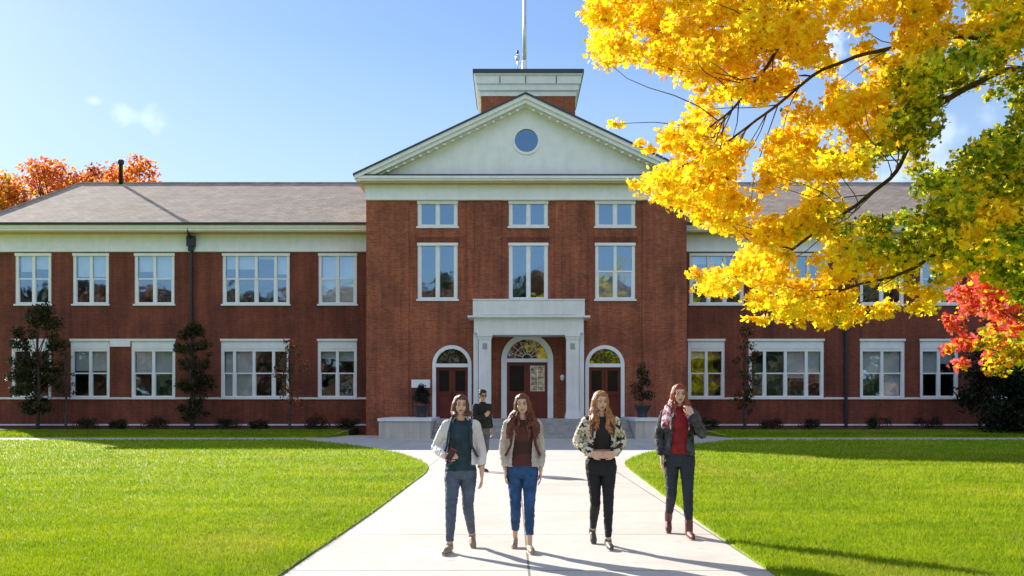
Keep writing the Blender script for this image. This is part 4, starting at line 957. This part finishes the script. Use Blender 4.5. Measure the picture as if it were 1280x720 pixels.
def person(label, x, y, H, yaw, cfg):
    T = empty('person', (x, y, 0)); T.rotation_euler = (0, 0, yaw); k = H / 1.70; T.scale = (k, k, k); tag(T, label, 'person', 'students walking on the path')
    J = dict(hipL=(-.085, 0, .88), hipR=(.085, 0, .88), kneeL=(-.09, -.02, .475), kneeR=(.09, -.02, .475), ankL=(-.09, .02, .085), ankR=(.09, .02, .085), lean=0,
             shL=(-.155, .01, 1.375), shR=(.155, .01, 1.375), elL=(-.22, .03, 1.10), elR=(.22, .03, 1.10), wrL=(-.23, -.04, .86), wrR=(.23, -.04, .86),
             hdL=(0, -.15, -1), hdR=(0, -.15, -1), pnL=(1, 0, 0), pnR=(-1, 0, 0), curlL=.55, curlR=.55, pitchL=0, pitchR=0, head=(0, 0, 0)); J.update(cfg.get('J', {}))
    skin = skin_mat('skin', cfg.get('skin', (.72, .45, .33)))
    V = Vector; fem = cfg.get('fem', True); sw = J['shR'][0]
    hx = cfg.get('headx', 0); hy = cfg.get('heady', 0); tilt = cfg.get('tilt', (0, 0, 0))
    HC = V((hx, -.005 + hy, 1.60)); HR = Matrix.Rotation(tilt[2], 3, 'Z') @ Matrix.Rotation(tilt[0], 3, 'X') @ Matrix.Rotation(tilt[1], 3, 'Y')
    h = lambda a, b, c: HC + HR @ V((a, b, c))
    # ---- body: one surface
    b = MB(); tor = [(0, .0, .82, .125, .10), (0, .0, .90, .158, .115), (0, 0, .97, .150, .105), (0, 0, 1.06, .118, .088), (0, 0, 1.16, .128, .095), (0, -.005, 1.26, .148, .108), (0, 0, 1.34, .150, .095), (0, .005, 1.39, .13, .075), (0, .01, 1.425, .07, .055)]
    if not fem: tor = [(a, c, z, r * (1.12 if z > 1.1 else 1), q) for a, c, z, r, q in tor]
    loft(b, tor)
    for s in 'LR':
        sh, el, wr_ = V(J['sh' + s]), V(J['el' + s]), V(J['wr' + s])
        seg(b, [V((sh.x * .45, sh.y, sh.z - .005)), sh], [.055, .050]); seg(b, [sh, sh.lerp(el, .45), el], [.048, .042, .034]); seg(b, [el, el.lerp(wr_, .3), wr_], [.034, .035, .0225])
        hand(b, wr_, J['hd' + s], J['pn' + s], (1 if s == 'R' else -1) * J.get('thumb' + s, 1), J['curl' + s], .98)
        hp, kn, an_ = V(J['hip' + s]), V(J['knee' + s]), V(J['ank' + s])
        seg(b, [hp, hp.lerp(kn, .5), kn], [.078, .061, .045]); cal = kn.lerp(an_, .32) + V((0, .012, 0)); seg(b, [kn, cal, an_], [.043, .041, .028])
        tp_ = J['pitch' + s]; fd = V((J.get('toe' + s, 0), -math.cos(tp_), -math.sin(tp_))); up = V((0, -math.sin(tp_), math.cos(tp_)))
        seg(b, [an_ + V((0, .02, 0)) - up * .035, an_ + fd * .07 - up * .038, an_ + fd * .16 - up * .058], [.033, .032, .022])
    seg(b, [(0, .012, 1.40), (hx * .5, .0 + hy * .4, 1.47), h(0, .012, -.06)], [.053, .047, .050])
    b.ell(h(0, .012, .022), (.073, .092, .086), 16, 12, HR); b.ell(h(0, -.022, -.035), (.057, .064, .070), 16, 12, HR); b.ell(h(0, -.052, -.082), (.028, .026, .022), 12, 8, HR)
    seg(b, [h(0, -.080, .015), h(0, -.098, -.022)], [.007, .0115]); b.ell(h(0, -.089, -.026), (.017, .012, .008), 10, 6, HR)
    for s in (-1, 1):
        b.ell(h(s * .073, .012, -.012), (.010, .018, .030), 10, 8, HR); b.ell(h(s * .035, -.060, -.022), (.022, .02, .02), 10, 8, HR); b.ell(h(s * .030, -.074, .026), (.024, .012, .008), 10, 6, HR)
    remesh(b, 'body', skin, T, .0052, 2)
    # face details
    hair_m = mat('hair', cfg['hair'], .5, .55, 60, coord='obj', spec=.45)
    ew = mat('eye_white', (.7, .68, .64), .2, .02); ei = mat('iris', (.03, .018, .01), .2, .1)
    for s in (-1, 1):
        e = MB(); e.ell(h(s * .031, -.079, .002), (.0145, .008, .0075), 10, 6, HR); eo = e.build('eye', ew, T, True)
        e = MB(); e.ell(h(s * .031, -.0845, .002), (.0068, .0045, .0068), 10, 6, HR); e.build('iris', ei, eo, True)
    e = MB()
    for s in (-1, 1): e.tube([h(s * .014, -.092, .024), h(s * .032, -.091, .032), h(s * .050, -.080, .026)], [.003, .0042, .0022], 6); e.tube([h(s * .017, -.087, .009), h(s * .031, -.0885, .0115), h(s * .046, -.079, .007)], [.0016, .0026, .0016], 5)
    e.build('eyebrows', hair_m, T, True)
    e = MB(); e.ell(h(0, -.0855, -.0545), (.023, .0075, .0042), 10, 6, HR); e.ell(h(0, -.0845, -.0615), (.019, .0075, .0055), 10, 6, HR); e.build('lips', mat('lips', cfg.get('lips', (.42, .10, .09)), .4, .05), T, True)
    # ---- hair
    hb = MB(); hl = cfg.get('hairlen', .35); part = cfg.get('part', -.01)
    hb.ell(h(0, .022, .036), (.084, .098, .084), 18, 12, HR)
    if cfg.get('short'):
        for q in range(60):
            a = rng.uniform(0, 6.28); u = rng.uniform(.15, 1); p0 = h(.078 * u * math.cos(a), .02 + .09 * u * math.sin(a), .05 + .075 * math.sqrt(1 - u * u * .9)); seg(hb, [p0, p0 + V((rng.normal() * .01, rng.normal() * .01, .012))], [.014, .006], 6)
        hb.ell(h(0, .06, -.02), (.07, .05, .06), 12, 8, HR)
    else:
        fr = cfg.get('front', .6)
        for q in range(260):
            sd_ = 1 if rng.random() < .5 else -1; u = rng.random(); ba = rng.uniform(.30 if u < fr else .9, 2.7)     # angle from the face round to the back
            top = h(part + rng.normal() * .006, -.052 + .12 * rng.random(), .113 - .01 * rng.random())
            fx = sd_ * math.sin(ba); fy = -math.cos(ba)
            mid1 = h(fx * .066, .018 + fy * .078, .078); mid2 = h(fx * .089, .022 + fy * .086, .010)
            mid3 = h(fx * .096, .028 + fy * .078, -.060)
            ln = hl * rng.uniform(.75, 1.08); cv = cfg.get('wave', .012); ph = rng.random() * 6.28
            pts = [top, mid1, mid2, mid3]; nn = 6
            spread = cfg.get('spread', .12)
            for j in range(1, nn + 1):
                t = j / nn; zz = 1.54 - (ln) * t
                px_ = hx + fx * (.098 + spread * .35 * min(1, t * 1.6)) + cv * math.sin(ph + t * 7); py_ = (.028 + hy) + fy * (.074 + .07 * t) + cv * math.cos(ph + t * 6)
                if fy > -.15 and zz < 1.40: py_ = max(py_, .085)
                if fy <= -.15 and zz < 1.42: py_ = min(py_, -.118)
                pts.append(V((px_, py_, zz)))
            rr = rng.uniform(.0045, .0085); hb.tube(pts, [rr * .7, rr, rr, rr, rr, rr, rr, rr * .9, rr * .7, rr * .35], 6)
    if cfg.get('bun'): hb.ell(h(.02, .06, .115), (.045, .045, .04), 14, 10)
    fcut = lambda c: (HR.transposed() @ (c - HC)).y < -.050 and (HR.transposed() @ (c - HC)).z < .060 and abs((HR.transposed() @ (c - HC)).x - 0) < .046 and (HR.transposed() @ (c - HC)).z > -.1
    remesh(hb, 'hair', hair_m, T, .0036, 1, .002, (90, 90, 9), cut=fcut)
    # ---- trousers
    t_ = MB(); loft(t_, [(0, 0, .795, .125, .118), (0, 0, .84, .150, .126), (0, .004, .90, .170, .126), (0, .002, .96, .162, .116), (0, 0, 1.0 if not cfg.get('low') else .985, .146, .103)])
    hemz = cfg.get('hem', .10); lw = cfg.get('legw', 1.0)
    for s in 'LR':
        hp, kn, an_ = V(J['hip' + s]), V(J['knee' + s]), V(J['ank' + s]); end = an_ + (kn - an_).normalized() * (hemz - .07)
        seg(t_, [hp, hp.lerp(kn, .25), hp.lerp(kn, .6), kn], [.092, .086 * lw, .069 * lw, .057 * lw])
        cal = kn.lerp(an_, .33) + V((0, .010, 0)); t_.tube([kn, cal, kn.lerp(an_, .75), end], [.057 * lw, .053 * lw, .041 * lw, .037 * lw], 14)
    remesh(t_, 'trousers', fabric('trousers', cfg['trousers'], cfg.get('tvar', .25), 9, .8), T, .0065, 1, .0042, (15, 15, 24), ridge=True)
    # ---- shoes
    ml = mat('shoe_leather', cfg['shoes'], .5, .3, 30, coord='obj'); ms_ = mat('shoe_sole', cfg.get('soles', (.5, .45, .38)), .7, .2, 20, coord='obj')
    for s in 'LR':
        sh_ = MB(); so = MB()
        an_ = V(J['ank' + s]); tp_ = J['pitch' + s]; fd = V((J.get('toe' + s, 0), -math.cos(tp_), -math.sin(tp_))); up = V((0, -math.sin(tp_), math.cos(tp_)))
        bt = an_ - up * .052
        seg(sh_, [bt + V((0, .035, 0)) + up * .016, bt + fd * .05 + up * .014, bt + fd * .12 + up * .004, bt + fd * .165 - up * .004], [.036, .037, .040, .027])
        if cfg.get('boot'): seg(sh_, [an_ - up * .03, an_ + up * .10], [.044, .046])
        elif not cfg.get('flats'): seg(sh_, [an_ - up * .03 + V((0, .01, 0)), an_ + up * .012 + V((0, .012, 0))], [.042, .039])
        for f_, r_ in ((-.035, .034), (-.01, .035), (.02, .036), (.045, .037), (.07, .038), (.095, .039), (.12, .039), (.14, .036), (.16, .030)): so.ell(bt + fd * f_ - up * .027, (r_, r_ * 1.1, .010), 12, 6)
        sho = remesh(sh_, 'shoe', ml, T, .006, 2); remesh(so, 'sole', ms_, sho, .005, 1)
    # ---- shirt
    s_ = MB(); zb = cfg.get('shirtz', .93); w0 = .176 if zb < .9 else .166 if zb < 1 else .135
    R_ = [(0, 0, zb, w0, .138 if zb < .9 else .126 if zb < 1 else .105), (0, 0, min(zb + .12, 1.10), .138, .108), (0, -.003, 1.18, .140, .110), (0, -.008, 1.27, .158, .122), (0, 0, 1.35, .160, .106), (0, .005, 1.40, .132, .084), (0, .008, 1.43, .075 if not cfg.get('turtle') else .064, .062)]
    if cfg.get('turtle'): R_ += [(0, .008, 1.47, .057, .057)]
    loft(s_, R_)
    for s in 'LR':
        sh, el = V(J['sh' + s]), V(J['el' + s]); seg(s_, [V((sh.x * .5, sh.y, sh.z - .008)), sh, sh.lerp(el, .4)], [.058, .056, .050])
    remesh(s_, 'shirt', cfg['shirt'], T, .0065, 2, .004, (14, 14, 12))
    # ---- jacket
    if cfg.get('jacket'):
        j_ = MB(); jz = cfg.get('jz', .90); jw = cfg.get('jw', 1.0)
        loft(j_, [(0, 0, jz, .176 * jw, .142 * jw), (0, 0, (jz + 1.12) / 2, .168 * jw, .138 * jw), (0, 0, 1.15, .156 * jw, .132 * jw), (0, -.003, 1.26, .166 * jw, .136 * jw), (0, 0, 1.34, .166, .122), (0, .005, 1.40, .145, .098), (0, .012, 1.445, .082, .074), (0, .02, 1.47, .070, .066)])
        for s in 'LR':
            sh, el, wr_ = V(J['sh' + s]), V(J['el' + s]), V(J['wr' + s]); aw = cfg.get('aw', 1.0)
            seg(j_, [V((sh.x * .5, sh.y, sh.z - .005)), sh], [.064, .062]); seg(j_, [sh, sh.lerp(el, .5), el], [.061, .055 * aw, .050 * aw])
            ce = el.lerp(wr_, cfg.get('cuff', .95)); seg(j_, [el, el.lerp(ce, .5), ce], [.050 * aw, .046 * aw, .035 * aw])
        op = cfg.get('open', .07); ox = cfg.get('ox', 0)
        cut = (lambda c: (abs(c.x - ox - .012 * math.sin(c.z * 11)) < op * (1 + .35 * max(0, (1.35 - c.z))) and c.y < -.02 and c.z < 1.52 and abs(c.x) < .16 and c.y > -.19 and not cfg.get('keep', lambda c: False)(c)) or c.z < jz + .012) if op else (lambda c: c.z < jz + .012)
        remesh(j_, 'jacket', cfg['jacket'], T, .0075, 1, .0055, (12, 12, 17), solid=.008, cut=cut, ridge=True)
        cl_ = MB()
        for s in (-1, 1): cl_.tube([(s * .02, .088, 1.475), (s * .062, .045, 1.478), (s * .072, -.03, 1.455), (s * .066, -.095, 1.40), (s * (op + .03), -.142, 1.31), (s * (op + .025), -.147, 1.2)], [.014, .017, .018, .018, .013, .006], 8)
        pass
        if cfg.get('collar'): cl_.build('collar', cfg['collar'], T, True)
    return T, J, h
def backpack(T, label, m, x, y, H, yaw):
    t = empty('backpack', (x, y, 0)); t.rotation_euler = (0, 0, yaw); k = H / 1.7; t.scale = (k, k, k); tag(t, label, 'backpack')
    b = MB(); loft(b, [(0, .215, .98, .12, .05), (0, .22, 1.02, .145, .072), (0, .225, 1.2, .15, .078), (0, .215, 1.34, .135, .062), (0, .205, 1.40, .09, .04)]); remesh(b, 'bag', m, t, .009, 2, .004)
    for s in (-1, 1):
        w = MB(); pts = [(s * .085, .17, 1.38), (s * .10, .10, 1.44), (s * .105, .0, 1.462), (s * .108, -.09, 1.41), (s * .12, -.158, 1.30), (s * .135, -.158, 1.16), (s * .18, -.09, 1.06), (s * .192, .02, 1.03), (s * .15, .17, 1.03)]
        w.tube(pts, [.018] * 9, 10, .4); w.build('strap', m, t, True)
    b = MB(); loft(b, [(0, .30, 1.04, .10, .02), (0, .305, 1.10, .11, .028), (0, .30, 1.18, .10, .02)]); remesh(b, 'pocket', m, t, .009, 2)
    return t
def gxy(px, py): Y = F * CH / (HZ - 0 - py) * -1; return wx(px, Y), Y
# 1 -- left, denim-grey jeans, pale sleeves, dark front
x, y = gxy(576, 688)
T, J, h = person('woman in grey jeans and pale jacket over a dark teal top, hand at waist', x, y, 1.655, R(-3), dict(
    hair=(.13, .035, .015), hairlen=.06, spread=.0, tilt=(.02, .08, .18),  trousers=(.085, .11, .16), shoes=(.30, .22, .14), shirt=fabric('teal_knit', (.018, .045, .06), .3), soles=(.6, .55, .45),
    jacket=fabric('pale_grey_cotton', (.70, .67, .67), .12, 6), open=.125, jz=.93, shirtz=.885, legw=1.06, aw=1.08, hem=.11,
    J=dict(elL=(-.285, .07, 1.13), wrL=(-.15, -.155, 1.045), hdL=(.75, -.35, .1), pnL=(.2, .9, -.2), curlL=1.1, elR=(.225, .04, 1.09), wrR=(.235, -.03, .83), hdR=(.02, -.2, -1), curlR=.8,
           kneeL=(-.09, -.15, .49), ankL=(-.10, -.20, .088), kneeR=(.08, -.02, .475), ankR=(.10, .24, .145), pitchR=.65, toeL=-.25, toeR=.15)))
P1 = T
ph = empty('phone', (0, 0, 0)); ph.matrix_world = T.matrix_basis @ Matrix.Translation((-.085, -.20, 1.065)) @ Matrix.Rotation(.5, 4, 'Y'); tag(ph, 'small red phone held at the waist by the woman in grey jeans', 'phone')
MB().box(-.036, .036, -.005, .005, -.07, .07).build('case', mat('red_case', (.5, .03, .05), .35), ph); MB().box(-.032, .032, -.007, -.0052, -.062, .062).build('screen', M['dark'], ph)
backpack(T, 'dark teal backpack worn by the woman in grey jeans', fabric('pack_teal', (.02, .04, .055)), x, y, 1.655, R(-3))
# 2 -- blue jeans, beige cardigan, brown striped top
x, y = gxy(653, 687)
T, J, h = person('woman with long brown hair, blue cropped jeans, beige cardigan and brown top', x, y, 1.665, R(2), dict(
    hair=(.16, .045, .018), hairlen=.33, spread=.22, wave=.016, tilt=(.06, -.07, -.12), trousers=(.02, .075, .20), tvar=.35, shoes=(.42, .28, .19), flats=True, hem=.20, legw=1.02, shirt=stripes('brown_stripe_knit', (.045, .018, .014), (.085, .026, .020), .5, 1.1),
    jacket=fabric('beige_knit', (.56, .50, .44), .18, 7), open=.095, jz=.90, aw=1.05,
    J=dict(elL=(-.205, .05, 1.10), wrL=(-.19, -.03, .875), elR=(.205, .05, 1.10), wrR=(.20, -.02, .87), kneeL=(-.075, -.05, .475), ankL=(-.075, .16, .12), pitchL=.5, kneeR=(.07, -.13, .485), ankR=(.07, -.18, .085), toeL=-.12, toeR=.1)))
backpack(T, 'brown backpack worn over the beige cardigan of the woman in blue jeans', fabric('pack_brown', (.10, .03, .03)), x, y, 1.665, R(2))
# 3 -- camouflage-like bomber, black leggings
x, y = gxy(751, 683)
T, J, h = person('woman with long strawberry blonde hair in patterned cream and black bomber jacket and black leggings', x, y, 1.70, R(4), dict(
    hair=(.42, .17, .06), hairlen=.30, spread=.10, part=.02, fr=.7, tilt=(.12, .04, .10), trousers=(.010, .010, .012), tvar=.3, shoes=(.10, .085, .08), soles=(.5, .42, .35), legw=.96, hem=.11, shirt=fabric('black_jersey', (.016, .012, .014)), shirtz=1.075, low=True,
    jacket=camo('bomber_print'), open=.085, jz=.985, jw=1.04, aw=1.18, cuff=.9, collar=fabric('rib_dark', (.09, .03, .03)),
    J=dict(elL=(-.25, .08, 1.15), wrL=(-.13, -.155, 1.03), hdL=(1, -.15, -.12), pnL=(.1, 1, 0), curlL=.9, elR=(.25, .08, 1.15), wrR=(.13, -.155, 1.03), hdR=(-1, -.15, -.12), pnR=(-.1, 1, 0), curlR=.9,
           hipL=(-.08, 0, .88), kneeL=(-.065, -.04, .48), ankL=(-.05, .24, .155), pitchL=.75, kneeR=(.06, -.13, .485), ankR=(.055, -.16, .085))))
# 4 -- red hair, dark jacket, red jumper, hand raised
x, y = gxy(849, 670)
T, J, h = person('red-haired woman in dark jacket over a red jumper, hand raised to her chin', x, y, 1.79, R(-8), dict(
    hair=(.30, .055, .02), hairlen=.20, spread=.10, trousers=(.022, .028, .042), shoes=(.16, .05, .045), soles=(.3, .22, .18), boot=True, hem=.18, legw=1.0, shirt=fabric('red_knit', (.26, .010, .014), .25), turtle=True, shirtz=.93,
    jacket=fabric('charcoal_denim', (.05, .05, .06), .9, 16), open=.075, jz=.90, aw=1.12, heady=-.01, tilt=(.05, 0, .12), collar=flowers('floral_lining'),
    J=dict(elL=(-.225, .06, 1.12), wrL=(-.20, -.06, .90), elR=(.245, -.10, 1.16), wrR=(.135, -.215, 1.36), hdR=(-.35, .25, .75), pnR=(-.5, .8, -.1), curlR=.75,
           kneeL=(-.085, -.03, .48), ankL=(-.11, .26, .17), pitchL=.8, kneeR=(.09, -.12, .485), ankR=(.10, -.14, .085), toeR=.2)))
sc_ = MB(); 
for q in range(5): sc_.tube([(-.07, .06, 1.475 + q * .004), (-.115 - q * .006, -.02, 1.46), (-.125 - q * .009, -.11, 1.40 - q * .012), (-.12 - q * .015, -.165, 1.32 - q * .018), (-.14 - q * .012, -.168, 1.26 - q * .01)], [.02, .027, .032, .032, .012], 8)
remesh(sc_, 'scarf', flowers('floral_scarf'), T, .007, 2, .006, (22, 22, 22))
# 5 -- man farther back, partly hidden
x, y = wx(603, 20.5), 20.5
T, J, h = person('man in black jacket, grey trousers and sunglasses walking behind the woman in grey jeans', x, y, 1.87, R(38), dict(
    fem=False, short=True, hair=(.03, .018, .012), skin=(.55, .33, .22), trousers=(.10, .12, .16), shoes=(.05, .04, .04), shirt=fabric('black_tee', (.015, .015, .017)), turtle=True, legw=1.12,
    jacket=fabric('black_jacket', (.012, .012, .014), .3), open=0, jz=.90, jw=1.05, aw=1.1, heady=-.01, tilt=(.1, 0, -.3),
    J=dict(shL=(-.185, .01, 1.375), shR=(.185, .01, 1.375), elL=(-.25, -.08, 1.12), wrL=(-.12, -.23, 1.18), hdL=(.6, -.3, .5), pnL=(.2, .9, .1), elR=(.26, .10, 1.12), wrR=(.27, .04, .87),
           kneeL=(-.09, -.12, .48), ankL=(-.09, -.14, .085), kneeR=(.09, 0, .475), ankR=(.09, .2, .13), pitchR=.5)))
g = MB()
for s in (-1, 1): g.ell(h(s * .032, -.096, .003), (.024, .006, .017), 12, 8); g.tube([h(s * .056, -.085, .008), h(s * .082, .01, .006)], [.003, .003], 5)
g.tube([h(-.01, -.1, .008), h(.01, -.1, .008)], [.003, .003], 5); g.build('sunglasses', M['dark'], T, True)
